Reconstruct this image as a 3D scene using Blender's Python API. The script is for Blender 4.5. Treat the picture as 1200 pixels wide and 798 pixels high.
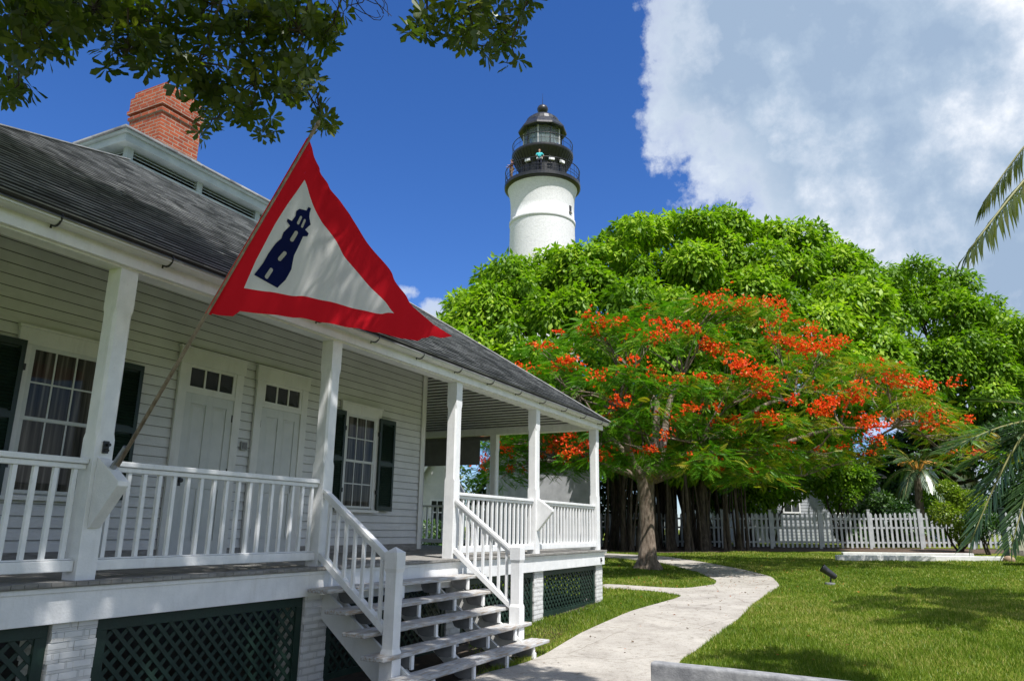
import bpy, math, random
import numpy as np
from mathutils import Vector, Matrix
R=math.radians
scene=bpy.context.scene
for o in list(bpy.data.objects): bpy.data.objects.remove(o)
col=scene.collection
random.seed(7); rng=np.random.default_rng(7)

# ------------------------------------------------------------------ camera
YAW,PITCH,ROLL,FPX=0.471,0.248,0.0133,863.7
CAM=Vector((0,-5.8,1.55))
fw=Vector((math.cos(YAW)*math.cos(PITCH),math.sin(YAW)*math.cos(PITCH),math.sin(PITCH)))
rt=fw.cross(Vector((0,0,1))).normalized(); up=rt.cross(fw)
RV=rt*math.cos(ROLL)+up*math.sin(ROLL); UV=-rt*math.sin(ROLL)+up*math.cos(ROLL)
cd=bpy.data.cameras.new('camera'); co=bpy.data.objects.new('camera',cd); col.objects.link(co)
m=Matrix((RV,UV,-fw)).transposed().to_4x4(); m.translation=CAM; co.matrix_world=m
cd.sensor_width=36; cd.lens=36*FPX/1200; cd.clip_end=3000; cd.clip_start=.05
scene.camera=co
def ray(px,py): return fw+RV*((px-600)/FPX)-UV*((py-399)/FPX)
FH=Vector((math.cos(YAW),math.sin(YAW),0))
def at(px,py,d):                      # point seen at (px,py), d metres ahead
    w=ray(px,py); return CAM+w*(d/w.dot(FH))
def at_z(px,py,z): w=ray(px,py); return CAM+w*((z-CAM.z)/w.z)
def at_plane(px,py,p0,n): w=ray(px,py); return CAM+w*((p0-CAM).dot(n)/w.dot(n))
def pix(p):                           # arrays -> photo pixels, depth
    v=np.asarray(p,float)-np.array(CAM); d=v@np.array(fw)
    return 600+FPX*(v@np.array(RV))/d, 399-FPX*(v@np.array(UV))/d, d

# ------------------------------------------------------------------ sun + sky
SAZ,SEL=R(236),R(61)
S=Vector((math.cos(SAZ)*math.cos(SEL),math.sin(SAZ)*math.cos(SEL),math.sin(SEL)))
sl=bpy.data.lights.new('sun','SUN'); sl.energy=4.7; sl.angle=R(.53); sl.color=(1,.965,.93)
so=bpy.data.objects.new('sun',sl); col.objects.link(so); so.rotation_euler=S.to_track_quat('Z','Y').to_euler()
wd=bpy.data.worlds.new('World'); scene.world=wd; wd.use_nodes=True
nt=wd.node_tree; nt.nodes.clear()
def N(t,typ,**k):
    n=t.nodes.new(typ)
    for a,b in k.items():
        if a.startswith('i_'): n.inputs[a[2:].replace('_',' ')].default_value=b
        else: setattr(n,a,b)
    return n
def L(t,a,b): t.links.new(a,b)
def MT(t,op,a,b=None,c=None,clamp=False):
    n=t.nodes.new('ShaderNodeMath'); n.operation=op; n.use_clamp=clamp
    for i,v in enumerate((a,b,c)):
        if v is None: continue
        if isinstance(v,(int,float)): n.inputs[i].default_value=v
        else: t.links.new(v,n.inputs[i])
    return n.outputs[0]
def ramp(t,fac,stops,interp='LINEAR'):
    n=t.nodes.new('ShaderNodeValToRGB'); n.color_ramp.interpolation=interp
    e=n.color_ramp.elements
    while len(e)<len(stops): e.new(.5)
    for i,(p,c) in enumerate(stops):
        e[i].position=p; e[i].color=(*c,1) if len(c)==3 else c
    t.links.new(fac,n.inputs[0]); return n.outputs[0]
def mixc(t,f,a,b,mode='MIX'):
    n=t.nodes.new('ShaderNodeMix'); n.data_type='RGBA'; n.blend_type=mode
    for i,v in ((0,f),(6,a),(7,b)):
        if isinstance(v,(int,float)): n.inputs[i].default_value=v
        elif isinstance(v,tuple): n.inputs[i].default_value=(*v,1) if len(v)==3 else v
        else: t.links.new(v,n.inputs[i])
    return n.outputs[2]
sky=N(nt,'ShaderNodeTexSky',sky_type='NISHITA'); sky.sun_disc=False; sky.sun_elevation=SEL
sky.sun_rotation=math.pi/2-SAZ; sky.air_density=1.0; sky.dust_density=.15; sky.ozone_density=3.0
hs=N(nt,'ShaderNodeHueSaturation'); hs.inputs['Saturation'].default_value=1.22; hs.inputs['Value'].default_value=.9; L(nt,sky.outputs[0],hs.inputs['Color'])
tc=N(nt,'ShaderNodeTexCoord'); DIR=tc.outputs['Generated']
# clouds live on sky directions: azimuth about +X, and elevation (gnomonic about the azimuth of the big cloud)
sep=N(nt,'ShaderNodeSeparateXYZ'); L(nt,DIR,sep.inputs[0])
az=MT(nt,'ARCTAN2',sep.outputs[1],sep.outputs[0]); el=MT(nt,'ARCSINE',sep.outputs[2])
nz=N(nt,'ShaderNodeTexNoise',noise_dimensions='3D'); nz.inputs['Scale'].default_value=6; nz.inputs['Detail'].default_value=12; nz.inputs['Roughness'].default_value=.62
L(nt,DIR,nz.inputs['Vector'])
nz2=N(nt,'ShaderNodeTexNoise'); nz2.inputs['Scale'].default_value=2.2; nz2.inputs['Detail'].default_value=6; nz2.inputs['Roughness'].default_value=.5
mp=N(nt,'ShaderNodeMapping'); mp.inputs['Location'].default_value=(3.1,1.7,.4); L(nt,DIR,mp.inputs[0]); L(nt,mp.outputs[0],nz2.inputs['Vector'])
def azel(px,py):
    w=ray(px,py).normalized(); return math.atan2(w.y,w.x),math.asin(w.z)
def blob(px,py,ra,re,k=1.0):
    a0,e0=azel(px,py)
    da=MT(nt,'DIVIDE',MT(nt,'SUBTRACT',az,a0),ra); de=MT(nt,'DIVIDE',MT(nt,'SUBTRACT',el,e0),re)
    r2=MT(nt,'ADD',MT(nt,'MULTIPLY',da,da),MT(nt,'MULTIPLY',de,de))
    return MT(nt,'MULTIPLY',MT(nt,'SUBTRACT',1.0,r2),k)
blobs=[blob(1035,80,.33,.31),blob(1125,250,.33,.30),blob(960,-60,.26,.25),blob(1300,100,.5,.5),blob(506,366,.034,.022,.42),blob(470,345,.03,.016,.35),blob(570,700,.3,.05,.2)]
f=blobs[0]
for b in blobs[1:]: f=MT(nt,'MAXIMUM',f,b)
dens=MT(nt,'ADD',MT(nt,'MAXIMUM',f,-1.2),MT(nt,'MULTIPLY',MT(nt,'SUBTRACT',nz.outputs[0],.5),2.3))
offv=MT(nt,'SUBTRACT',MT(nt,'ABSOLUTE',MT(nt,'SUBTRACT',az,.47)),.85)
fill_clouds=MT(nt,'MULTIPLY',MT(nt,'MULTIPLY_ADD',nz2.outputs[0],3.2,-1.35),MT(nt,'MULTIPLY',offv,4.0,clamp=True))  # clouds outside the view, added to whiten and raise the ambient light
dens=MT(nt,'MAXIMUM',dens,fill_clouds)
cm=ramp(nt,dens,[(.0,(0,0,0)),(.06,(.22,.22,.22)),(.16,(.72,.72,.72)),(.34,(1,1,1))])
# brightness: rim bright, core blue-grey
shade=MT(nt,'ADD',MT(nt,'ADD',.68,MT(nt,'MULTIPLY',MT(nt,'SUBTRACT',nz2.outputs[0],.5),2.3)),MT(nt,'MULTIPLY',dens,-.22))
shade=MT(nt,'ADD',shade,MT(nt,'MULTIPLY',MT(nt,'SUBTRACT',nz.outputs[0],.5),2.4))
cc=ramp(nt,shade,[(.40,(2.7,3.6,4.9)),(.55,(3.3,4.2,5.4)),(.70,(4.6,5.3,6.3)),(.88,(7.2,7.5,8.0))])
rim=ramp(nt,dens,[(.1,(1,1,1)),(.6,(0,0,0))])
cc=mixc(nt,MT(nt,'MULTIPLY',rim,.7),cc,(7.0,7.4,8.0))
skyc=mixc(nt,1.0,hs.outputs[0],(.80,.93,1.30),'MULTIPLY')
fin=mixc(nt,cm,skyc,cc)
bg=N(nt,'ShaderNodeBackground'); bg.inputs[1].default_value=.092; L(nt,fin,bg.inputs[0])
wo=N(nt,'ShaderNodeOutputWorld'); L(nt,bg.outputs[0],wo.inputs[0])
vs=scene.view_settings; vs.view_transform='Standard'; vs.look='None'; vs.gamma=1; vs.use_curve_mapping=False; vs.exposure=0.56
scene.cycles.max_bounces=6; scene.cycles.transparent_max_bounces=8
try: scene.cycles.sample_clamp_indirect=6
except Exception: pass

# ------------------------------------------------------------------ materials
def new_mat(name):
    m_=bpy.data.materials.new(name); m_.use_nodes=True; t=m_.node_tree
    return m_,t,t.nodes['Principled BSDF']
def mat(name,c,rough=.6,c2=None,scale=6,bump=0,bscale=30,spec=.4,metal=0,stretch=(1,1,1),detail=5,lo=.35,hi=.65):
    m_,t,p=new_mat(name)
    p.inputs['Roughness'].default_value=rough; p.inputs['Metallic'].default_value=metal; p.inputs['Specular IOR Level'].default_value=spec
    if c2 is None: p.inputs['Base Color'].default_value=(*c,1)
    tcx=N(t,'ShaderNodeTexCoord'); mpp=N(t,'ShaderNodeMapping'); mpp.inputs['Scale'].default_value=stretch; L(t,tcx.outputs['Object'],mpp.inputs[0])
    if c2 is not None:
        n=N(t,'ShaderNodeTexNoise'); n.inputs['Scale'].default_value=scale; n.inputs['Detail'].default_value=detail; n.inputs['Roughness'].default_value=.62
        L(t,mpp.outputs[0],n.inputs['Vector'])
        L(t,ramp(t,n.outputs[0],[(lo,c),(hi,c2)]),p.inputs['Base Color'])
        rr=ramp(t,n.outputs[0],[(.3,(rough*.85,)*3),(.7,(min(1,rough*1.15),)*3)]); L(t,rr,p.inputs['Roughness'])
    if bump:
        n=N(t,'ShaderNodeTexNoise'); n.inputs['Scale'].default_value=bscale; n.inputs['Detail'].default_value=4; L(t,mpp.outputs[0],n.inputs['Vector'])
        b=N(t,'ShaderNodeBump'); b.inputs['Strength'].default_value=bump; b.inputs['Distance'].default_value=.01
        L(t,n.outputs[0],b.inputs['Height']); L(t,b.outputs[0],p.inputs['Normal'])
    return m_
M={}
M['white']=mat('white_paint',(.69,.70,.70),.42,(.79,.795,.79),5,.25,60,.4)
M['trim']=mat('trim_paint',(.60,.61,.58),.45,(.68,.68,.65),3,.2,50,.35)
def dirty(m_,amt=.5,dirt=(.42,.39,.33),st=(9,9,1.2)):
    t=m_.node_tree; p=t.nodes['Principled BSDF']; src=p.inputs['Base Color'].links[0].from_socket
    tcx=N(t,'ShaderNodeTexCoord'); mpp=N(t,'ShaderNodeMapping'); mpp.inputs['Scale'].default_value=st; L(t,tcx.outputs['Object'],mpp.inputs[0])
    n=N(t,'ShaderNodeTexNoise'); n.inputs['Scale'].default_value=1.3; n.inputs['Detail'].default_value=8; n.inputs['Roughness'].default_value=.72; L(t,mpp.outputs[0],n.inputs['Vector'])
    f=ramp(t,n.outputs[0],[(.52,(0,0,0)),(.72,(amt,)*3)])
    n2=N(t,'ShaderNodeTexNoise'); n2.inputs['Scale'].default_value=55; n2.inputs['Detail'].default_value=3; L(t,tcx.outputs['Object'],n2.inputs['Vector'])
    chips=ramp(t,n2.outputs[0],[(.70,(0,0,0)),(.73,(amt*.9,)*3)])
    c=mixc(t,f,src,dirt); c=mixc(t,chips,c,(.22,.19,.15)); L(t,c,p.inputs['Base Color']); return m_
dirty(M['white'],.22); dirty(M['trim'],.3)
M['siding']=mat('siding_paint',(.55,.56,.55),.55,(.63,.64,.63),2.5,.25,40,.3)
M['door']=mat('door_paint',(.50,.52,.50),.45,(.57,.585,.565),3,.15,40,.35)
dirty(M['siding'],.35,(.34,.33,.30),(1.2,1.2,9)); M['bracket']=mat('dull_bracket_paint',(.16,.165,.17),.75,(.24,.245,.25),5)
M['shutter']=mat('shutter_green',(.008,.02,.014),.4,(.014,.032,.022),5,.2,40,.4)
M['lattice']=mat('lattice_green',(.007,.022,.015),.5,(.012,.034,.023),5,.25,40,.4)
M['deck']=mat('weathered_deck',(.16,.155,.14),.8,(.34,.33,.31),5,.6,60,.2,stretch=(1,6,6),lo=.3,hi=.7)
def tread_mat():
    m_,t,p=new_mat('worn_tread_paint'); p.inputs['Roughness'].default_value=.7
    tcx=N(t,'ShaderNodeTexCoord'); mpp=N(t,'ShaderNodeMapping'); mpp.inputs['Scale'].default_value=(1.5,14,14); L(t,tcx.outputs['Object'],mpp.inputs[0])
    n=N(t,'ShaderNodeTexNoise'); n.inputs['Scale'].default_value=3; n.inputs['Detail'].default_value=8; n.inputs['Roughness'].default_value=.7; L(t,mpp.outputs[0],n.inputs['Vector'])
    c=ramp(t,n.outputs[0],[(.38,(.30,.235,.17)),(.47,(.36,.34,.31)),(.55,(.45,.46,.46)),(.7,(.5,.515,.52))]); L(t,c,p.inputs['Base Color'])
    b=N(t,'ShaderNodeBump'); b.inputs['Strength'].default_value=.5; b.inputs['Distance'].default_value=.01; L(t,n.outputs[0],b.inputs['Height']); L(t,b.outputs[0],p.inputs['Normal'])
    return m_
M['tread']=tread_mat(); M['riser']=mat('old_grey_riser_paint',(.055,.057,.06),.75,(.10,.102,.105),6)
def glass_mat(name,c=(.02,.024,.022),rough=.03):
    m_,t,p=new_mat(name); p.inputs['Base Color'].default_value=(*c,1); p.inputs['Roughness'].default_value=rough; p.inputs['Specular IOR Level'].default_value=.8
    n=N(t,'ShaderNodeTexNoise'); n.inputs['Scale'].default_value=2.5; tcx=N(t,'ShaderNodeTexCoord'); L(t,tcx.outputs['Object'],n.inputs['Vector'])
    b=N(t,'ShaderNodeBump'); b.inputs['Strength'].default_value=.15; b.inputs['Distance'].default_value=.05; L(t,n.outputs[0],b.inputs['Height']); L(t,b.outputs[0],p.inputs['Normal'])
    return m_
M['glass']=glass_mat('old_window_glass'); M['pane']=None; M['blind']=mat('curtain_cloth',(.10,.10,.09),.8,(.19,.185,.165),9,stretch=(3,1,.3))
def curtain_pane():
    m_,t,p=new_mat('curtained_window_glass'); p.inputs['Roughness'].default_value=.9; p.inputs['Specular IOR Level'].default_value=.1
    tcx=N(t,'ShaderNodeTexCoord'); mpp=N(t,'ShaderNodeMapping'); mpp.inputs['Scale'].default_value=(14,1,.5); L(t,tcx.outputs['Object'],mpp.inputs[0])
    n=N(t,'ShaderNodeTexNoise'); n.inputs['Scale'].default_value=1.4; n.inputs['Detail'].default_value=3; L(t,mpp.outputs[0],n.inputs['Vector'])
    L(t,ramp(t,n.outputs[0],[(.35,(.018,.018,.015)),(.55,(.07,.065,.055)),(.68,(.16,.15,.13))]),p.inputs['Base Color'])
    p.inputs['Coat Weight'].default_value=.55; p.inputs['Coat Roughness'].default_value=.03; p.inputs['Coat IOR'].default_value=1.38
    return m_
M['pane']=curtain_pane()
M['black']=mat('black_iron',(.010,.011,.013),.4,(.022,.023,.026),6,.2,40,.5)
M['metal']=mat('dull_metal',(.22,.23,.24),.4,(.33,.34,.35),8,metal=.7)
M['gutter']=mat('gutter_paint',(.50,.515,.50),.38,(.62,.62,.60),3,.1,30,.5)
def brick_mat(name,c1,c2,mortar,sc=1,bump=.6,white=False,cyl=0):
    m_,t,p=new_mat(name); p.inputs['Roughness'].default_value=.8; p.inputs['Specular IOR Level'].default_value=.2
    tcx=N(t,'ShaderNodeTexCoord'); sp=N(t,'ShaderNodeSeparateXYZ'); L(t,tcx.outputs['Object'],sp.inputs[0])
    if cyl: u=MT(t,'MULTIPLY',MT(t,'ARCTAN2',sp.outputs[1],sp.outputs[0]),cyl)
    else: u=MT(t,'ADD',sp.outputs[0],sp.outputs[1])
    cb=N(t,'ShaderNodeCombineXYZ'); L(t,u,cb.inputs[0]); L(t,sp.outputs[2],cb.inputs[1])
    br=N(t,'ShaderNodeTexBrick'); br.inputs['Scale'].default_value=sc; br.inputs['Brick Width'].default_value=.22; br.inputs['Row Height'].default_value=.075
    br.inputs['Mortar Size'].default_value=.009; br.inputs['Mortar Smooth'].default_value=.2; br.inputs['Bias'].default_value=-.1
    br.inputs['Color1'].default_value=(*c1,1); br.inputs['Color2'].default_value=(*c2,1); br.inputs['Mortar'].default_value=(*mortar,1)
    L(t,cb.outputs[0],br.inputs['Vector'])
    n=N(t,'ShaderNodeTexNoise'); n.inputs['Scale'].default_value=7; n.inputs['Detail'].default_value=6; L(t,tcx.outputs['Object'],n.inputs['Vector'])
    c=mixc(t,.55,br.outputs['Color'],ramp(t,n.outputs[0],[(.3,(.35,.35,.35)),(.7,(1,1,1))]),'MULTIPLY') if not white else mixc(t,.2,br.outputs['Color'],ramp(t,n.outputs[0],[(.35,(.55,.56,.55)),(.55,(1,1,1))]),'MULTIPLY')
    L(t,c,p.inputs['Base Color'])
    h=MT(t,'ADD',MT(t,'MULTIPLY',br.outputs['Fac'],-1.0),MT(t,'MULTIPLY',n.outputs[0],.5))
    b=N(t,'ShaderNodeBump'); b.inputs['Strength'].default_value=bump; b.inputs['Distance'].default_value=.02; L(t,h,b.inputs['Height']); L(t,b.outputs[0],p.inputs['Normal'])
    return m_
M['brick']=brick_mat('red_brick',(.44,.105,.045),(.29,.06,.03),(.36,.30,.24))
M['wbrick']=brick_mat('white_painted_brick',(.66,.66,.64),(.70,.70,.68),(.58,.58,.56),1,.9,True)
M['tower']=brick_mat('lighthouse_paint',(.74,.74,.73),(.78,.78,.77),(.72,.72,.71),.8,.9,True,cyl=2.4)
M['grime']=mat('dark_weathered_edge',(.025,.025,.027),.9,(.05,.048,.045),9)  # near-black paints the shadow line under each roof course
M['lapgrime']=mat('grimy_lap_edge',(.12,.12,.115),.9,(.20,.20,.19),9)  # dark grey paints the shade under siding laps and ceiling boards
M['palebluetrim']=mat('pale_blue_trim_paint',(.30,.36,.37),.5,(.40,.46,.46),3,.2,40)
M['cement']=mat('old_cement',(.17,.14,.12),.85,(.26,.23,.2),7,.5,30)
def roof_mat():
    m_,t,p=new_mat('weathered_roof_shingle'); p.inputs['Roughness'].default_value=.75; p.inputs['Specular IOR Level'].default_value=.35
    tcx=N(t,'ShaderNodeTexCoord'); mpp=N(t,'ShaderNodeMapping'); mpp.inputs['Scale'].default_value=(1,1,1); L(t,tcx.outputs['Object'],mpp.inputs[0])
    n=N(t,'ShaderNodeTexNoise'); n.inputs['Scale'].default_value=1.3; n.inputs['Detail'].default_value=6; n.inputs['Roughness'].default_value=.6; L(t,mpp.outputs[0],n.inputs['Vector'])
    m2=N(t,'ShaderNodeMapping'); m2.inputs['Scale'].default_value=(5.5,5.5,7.6); L(t,tcx.outputs['Object'],m2.inputs[0])
    v=N(t,'ShaderNodeTexVoronoi'); v.inputs['Scale'].default_value=1; L(t,m2.outputs[0],v.inputs['Vector'])
    sp=N(t,'ShaderNodeSeparateColor'); L(t,v.outputs['Color'],sp.inputs[0])
    k=MT(t,'ADD',MT(t,'MULTIPLY',n.outputs[0],.8),MT(t,'MULTIPLY',sp.outputs[0],.25))
    L(t,ramp(t,k,[(.36,(.15,.155,.165)),(.5,(.25,.255,.265)),(.64,(.35,.355,.365)),(.78,(.46,.465,.465))]),p.inputs['Base Color'])
    b=N(t,'ShaderNodeBump'); b.inputs['Strength'].default_value=.5; b.inputs['Distance'].default_value=.01; L(t,k,b.inputs['Height']); L(t,b.outputs[0],p.inputs['Normal'])
    return m_
M['roof']=roof_mat(); M['ridge']=mat('ridge_metal',(.38,.38,.38),.6,(.55,.54,.52),3,.2,20)
M['bark']=mat('grey_brown_bark',(.10,.075,.055),.9,(.26,.21,.165),7,.9,18,.1,stretch=(2,2,.6))
M['darkbark']=mat('dark_bark',(.035,.028,.022),.9,(.11,.09,.07),6,.9,15,.1,stretch=(2,2,.5))
M['concrete']=mat('kerb_concrete',(.17,.175,.185),.9,(.31,.315,.32),6,.5,60,.2)
M['kerbwhite']=mat('white_kerb_paint',(.55,.55,.54),.8,(.72,.72,.70),4,.4,30)
def leaf_mat(name,a,b,c=None,trans=.35,gloss=.06,rough=.45):
    m_=bpy.data.materials.new(name); m_.use_nodes=True; t=m_.node_tree; t.nodes.clear()
    at_=N(t,'ShaderNodeAttribute',attribute_name='rnd'); at_.attribute_type='GEOMETRY'
    stops=[(0,a),(1,b)] if c is None else [(0,a),(.6,b),(1,c)]
    cl=ramp(t,at_.outputs['Fac'],stops)
    d=N(t,'ShaderNodeBsdfDiffuse'); L(t,cl,d.inputs[0])
    tr=N(t,'ShaderNodeBsdfTranslucent'); L(t,mixc(t,1.0,cl,(1.25,1.5,.45),'MULTIPLY'),tr.inputs[0])
    g=N(t,'ShaderNodeBsdfGlossy'); g.inputs['Roughness'].default_value=rough; g.inputs[0].default_value=(.75,.8,.75,1)
    m1=N(t,'ShaderNodeMixShader'); m1.inputs[0].default_value=trans; L(t,d.outputs[0],m1.inputs[1]); L(t,tr.outputs[0],m1.inputs[2])
    m2=N(t,'ShaderNodeMixShader'); m2.inputs[0].default_value=gloss; L(t,m1.outputs[0],m2.inputs[1]); L(t,g.outputs[0],m2.inputs[2])
    o=N(t,'ShaderNodeOutputMaterial'); L(t,m2.outputs[0],o.inputs[0]); return m_
M['fig']=leaf_mat('fig_leaf',(.085,.18,.008),(.20,.34,.014),(.36,.48,.035),.4,.02)
M['fern']=leaf_mat('poinciana_leaf',(.04,.13,.008),(.095,.235,.012),(.19,.31,.02),.35,.02)
M['fernyel']=leaf_mat('poinciana_yellowing_leaf',(.16,.20,.015),(.26,.27,.02),(.36,.24,.03),.35,.03)
M['petal']=leaf_mat('poinciana_petal',(.66,.025,.006),(.84,.085,.014),(.88,.24,.035),.3,.02)
M['almond']=leaf_mat('broad_leaf',(.045,.070,.009),(.085,.115,.013),(.16,.17,.022),.52,.04,.4)
M['palm']=leaf_mat('palm_leaf',(.025,.06,.02),(.06,.12,.035),(.10,.17,.05),.3,.12,.4)
M['palmyel']=leaf_mat('coconut_leaf',(.07,.10,.015),(.14,.17,.02),(.24,.20,.04),.35,.1,.4)
M['shrubyel']=leaf_mat('yellow_green_shrub_leaf',(.10,.17,.012),(.19,.27,.02),(.28,.32,.03),.35,.04)
M['bush']=leaf_mat('dark_green_leaf',(.02,.06,.01),(.04,.10,.015),(.08,.16,.02),.3,.06)
M['grass']=leaf_mat('grass_blade',(.085,.15,.012),(.175,.25,.022),(.42,.37,.12),.3,.02)

# ------------------------------------------------------------------ mesh helpers
def setp(o,label=None,cat=None,group=None,kind=None):
    for k,v in (('label',label),('category',cat),('group',group),('kind',kind)):
        if v: o[k]=v
    return o
def thing(name,label,cat,loc=(0,0,0),group=None):
    o=bpy.data.objects.new(name,None); o.empty_display_size=.3; col.objects.link(o); o.location=loc
    return setp(o,label,cat,group)
def worldloc(p):
    v=Vector((0,0,0))
    while p is not None: v+=p.location; p=p.parent
    return v
class MB:
    def __init__(s): s.v=[]; s.f=[]; s.m=[]
    def add(s,vs_,fs,mi=0):
        b=len(s.v); s.v+= [tuple(x) for x in vs_]; s.f+=[tuple(b+i for i in q) for q in fs]; s.m+=[mi]*len(fs); return s
    def box(s,x0,x1,y0,y1,z0,z1,mi=0):
        if x0>x1:x0,x1=x1,x0
        if y0>y1:y0,y1=y1,y0
        if z0>z1:z0,z1=z1,z0
        return s.add([(x0,y0,z0),(x1,y0,z0),(x1,y1,z0),(x0,y1,z0),(x0,y0,z1),(x1,y0,z1),(x1,y1,z1),(x0,y1,z1)],
            [(0,3,2,1),(4,5,6,7),(0,1,5,4),(1,2,6,5),(2,3,7,6),(3,0,4,7)],mi)
    def bar(s,a,b,w,h,upv=(0,0,1),mi=0):   # box beam a->b ; w across, h along up
        a=Vector(a);b=Vector(b);d=(b-a).normalized(); u=Vector(upv); x=d.cross(u)
        if x.length<1e-5: x=d.cross(Vector((0,1,0)))
        x.normalize(); u=x.cross(d).normalized(); c=[]
        for p in (a,b):
            for i,j in ((-1,-1),(1,-1),(1,1),(-1,1)): c.append(p+x*(i*w/2)+u*(j*h/2))
        return s.add(c,[(0,1,2,3),(7,6,5,4),(0,4,5,1),(1,5,6,2),(2,6,7,3),(3,7,4,0)],mi)
    def tube(s,pts,rs,n=8,mi=0,cap=True):
        pts=[Vector(p) for p in pts]
        if isinstance(rs,(int,float)): rs=[rs]*len(pts)
        b=len(s.v); ref=Vector((0,0,1)); 
        for i,p in enumerate(pts):
            d=(pts[min(i+1,len(pts)-1)]-pts[max(i-1,0)]).normalized()
            if i==0:
                x=d.cross(ref); 
                if x.length<.1: x=d.cross(Vector((1,0,0)))
                x.normalize()
            else:
                x=(x-d*x.dot(d)); 
                if x.length<1e-4: x=d.cross(Vector((1,0,0)))
                x.normalize()
            y=d.cross(x)
            for k in range(n):
                a=2*math.pi*k/n; s.v.append(tuple(p+x*(math.cos(a)*rs[i])+y*(math.sin(a)*rs[i])))
        for i in range(len(pts)-1):
            for k in range(n):
                s.f.append((b+i*n+k,b+i*n+(k+1)%n,b+(i+1)*n+(k+1)%n,b+(i+1)*n+k)); s.m.append(mi)
        if cap:
            s.f.append(tuple(b+k for k in reversed(range(n)))); s.f.append(tuple(b+(len(pts)-1)*n+k for k in range(n))); s.m+=[mi,mi]
        return s
    def lathe(s,prof,c=(0,0,0),n=32,mi=0,ph=0,cap=False):
        b=len(s.v)
        for r,z in prof:
            for k in range(n):
                a=2*math.pi*k/n+ph; s.v.append((c[0]+r*math.cos(a),c[1]+r*math.sin(a),c[2]+z))
        for i in range(len(prof)-1):
            for k in range(n): s.f.append((b+i*n+k,b+i*n+(k+1)%n,b+(i+1)*n+(k+1)%n,b+(i+1)*n+k)); s.m.append(mi)
        if cap:
            s.f.append(tuple(b+k for k in reversed(range(n)))); s.f.append(tuple(b+(len(prof)-1)*n+k for k in range(n))); s.m+=[mi,mi]
        return s
    def prism(s,poly,fn,t0,t1,mi=0):      # poly 2-D, fn(u,v,t)->3-D
        n=len(poly); vs_=[fn(u,v,t0) for u,v in poly]+[fn(u,v,t1) for u,v in poly]
        return s.add(vs_,[tuple(reversed(range(n))),tuple(range(n,2*n))]+[(i,(i+1)%n,n+(i+1)%n,n+i) for i in range(n)],mi)
    def build(s,name,mats,parent=None,smooth=False,bevel=0,loc=None,label=None,recalc=True):
        me=bpy.data.meshes.new(name); off=Vector(loc) if loc is not None else worldloc(parent)
        me.from_pydata([tuple(Vector(v)-off) for v in s.v],[],s.f)
        if not isinstance(mats,(list,tuple)): mats=[mats]
        for mm in mats: me.materials.append(mm)
        me.polygons.foreach_set('material_index',s.m)
        if recalc:
            import bmesh
            bm=bmesh.new(); bm.from_mesh(me); bmesh.ops.recalc_face_normals(bm,faces=bm.faces); bm.to_mesh(me); bm.free()
        if smooth: me.polygons.foreach_set('use_smooth',[True]*len(me.polygons))
        o=bpy.data.objects.new(name,me); col.objects.link(o); o.parent=parent
        o.location=off-worldloc(parent)
        if bevel:
            bv=o.modifiers.new('bevel','BEVEL'); bv.width=bevel; bv.segments=2; bv.limit_method='ANGLE'
            if smooth is False: me.polygons.foreach_set('use_smooth',[False]*len(me.polygons))
        if label: o['label']=label
        return o
def copies(proto,places,parent):           # copies of a part at world places
    out=[]
    for p in places:
        c=proto.copy(); col.objects.link(c); c.parent=parent; c.location=Vector(p)-worldloc(parent); out.append(c)
    return out
def quads_mesh(name,V,nper,mat_,parent=None,rnd=None,smooth=False,loc=None):
    """V: (n,nper,3) polygons"""
    n=V.shape[0]; me=bpy.data.meshes.new(name); off=np.array(Vector(loc) if loc is not None else worldloc(parent))
    me.vertices.add(n*nper); me.vertices.foreach_set('co',(V-off).reshape(-1).astype(np.float32))
    me.loops.add(n*nper); me.loops.foreach_set('vertex_index',np.arange(n*nper,dtype=np.int32))
    me.polygons.add(n); me.polygons.foreach_set('loop_start',(np.arange(n)*nper).astype(np.int32))
    me.polygons.foreach_set('loop_total',np.full(n,nper,dtype=np.int32))
    me.update(calc_edges=True); me.materials.append(mat_)
    if rnd is None: rnd=rng.random(n)
    a=me.attributes.new('rnd','FLOAT','POINT'); a.data.foreach_set('value',np.repeat(rnd,nper).astype(np.float32))
    o=bpy.data.objects.new(name,me); col.objects.link(o); o.parent=parent
    o.location=Vector(off)-worldloc(parent); return o
def nrm(a): return a/np.maximum(np.linalg.norm(a,axis=-1,keepdims=True),1e-9)
def leaf_quads(P,D,Nn,Ln,Wd,fold=.25,shape='kite'):
    """P base, D direction, Nn approx normal; returns polygons"""
    D=nrm(D); Sd=nrm(np.cross(D,Nn)); Nn=np.cross(Sd,D)
    Ln=np.asarray(Ln)[:,None]; Wd=np.asarray(Wd)[:,None]
    if shape=='kite':
        return np.stack([P,P+D*Ln*.45+Sd*Wd*.5-Nn*Wd*fold*.5,P+D*Ln-Nn*Ln*.12,P+D*Ln*.45-Sd*Wd*.5-Nn*Wd*fold*.5],1)
    return np.stack([P,P+D*Ln*.4+Sd*Wd*.32,P+D*Ln*.75+Sd*Wd*.5,P+D*Ln-Nn*Ln*.08,P+D*Ln*.75-Sd*Wd*.5,P+D*Ln*.4-Sd*Wd*.32],1)
def sph(n):
    v=rng.normal(size=(n,3)); return nrm(v)

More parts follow.
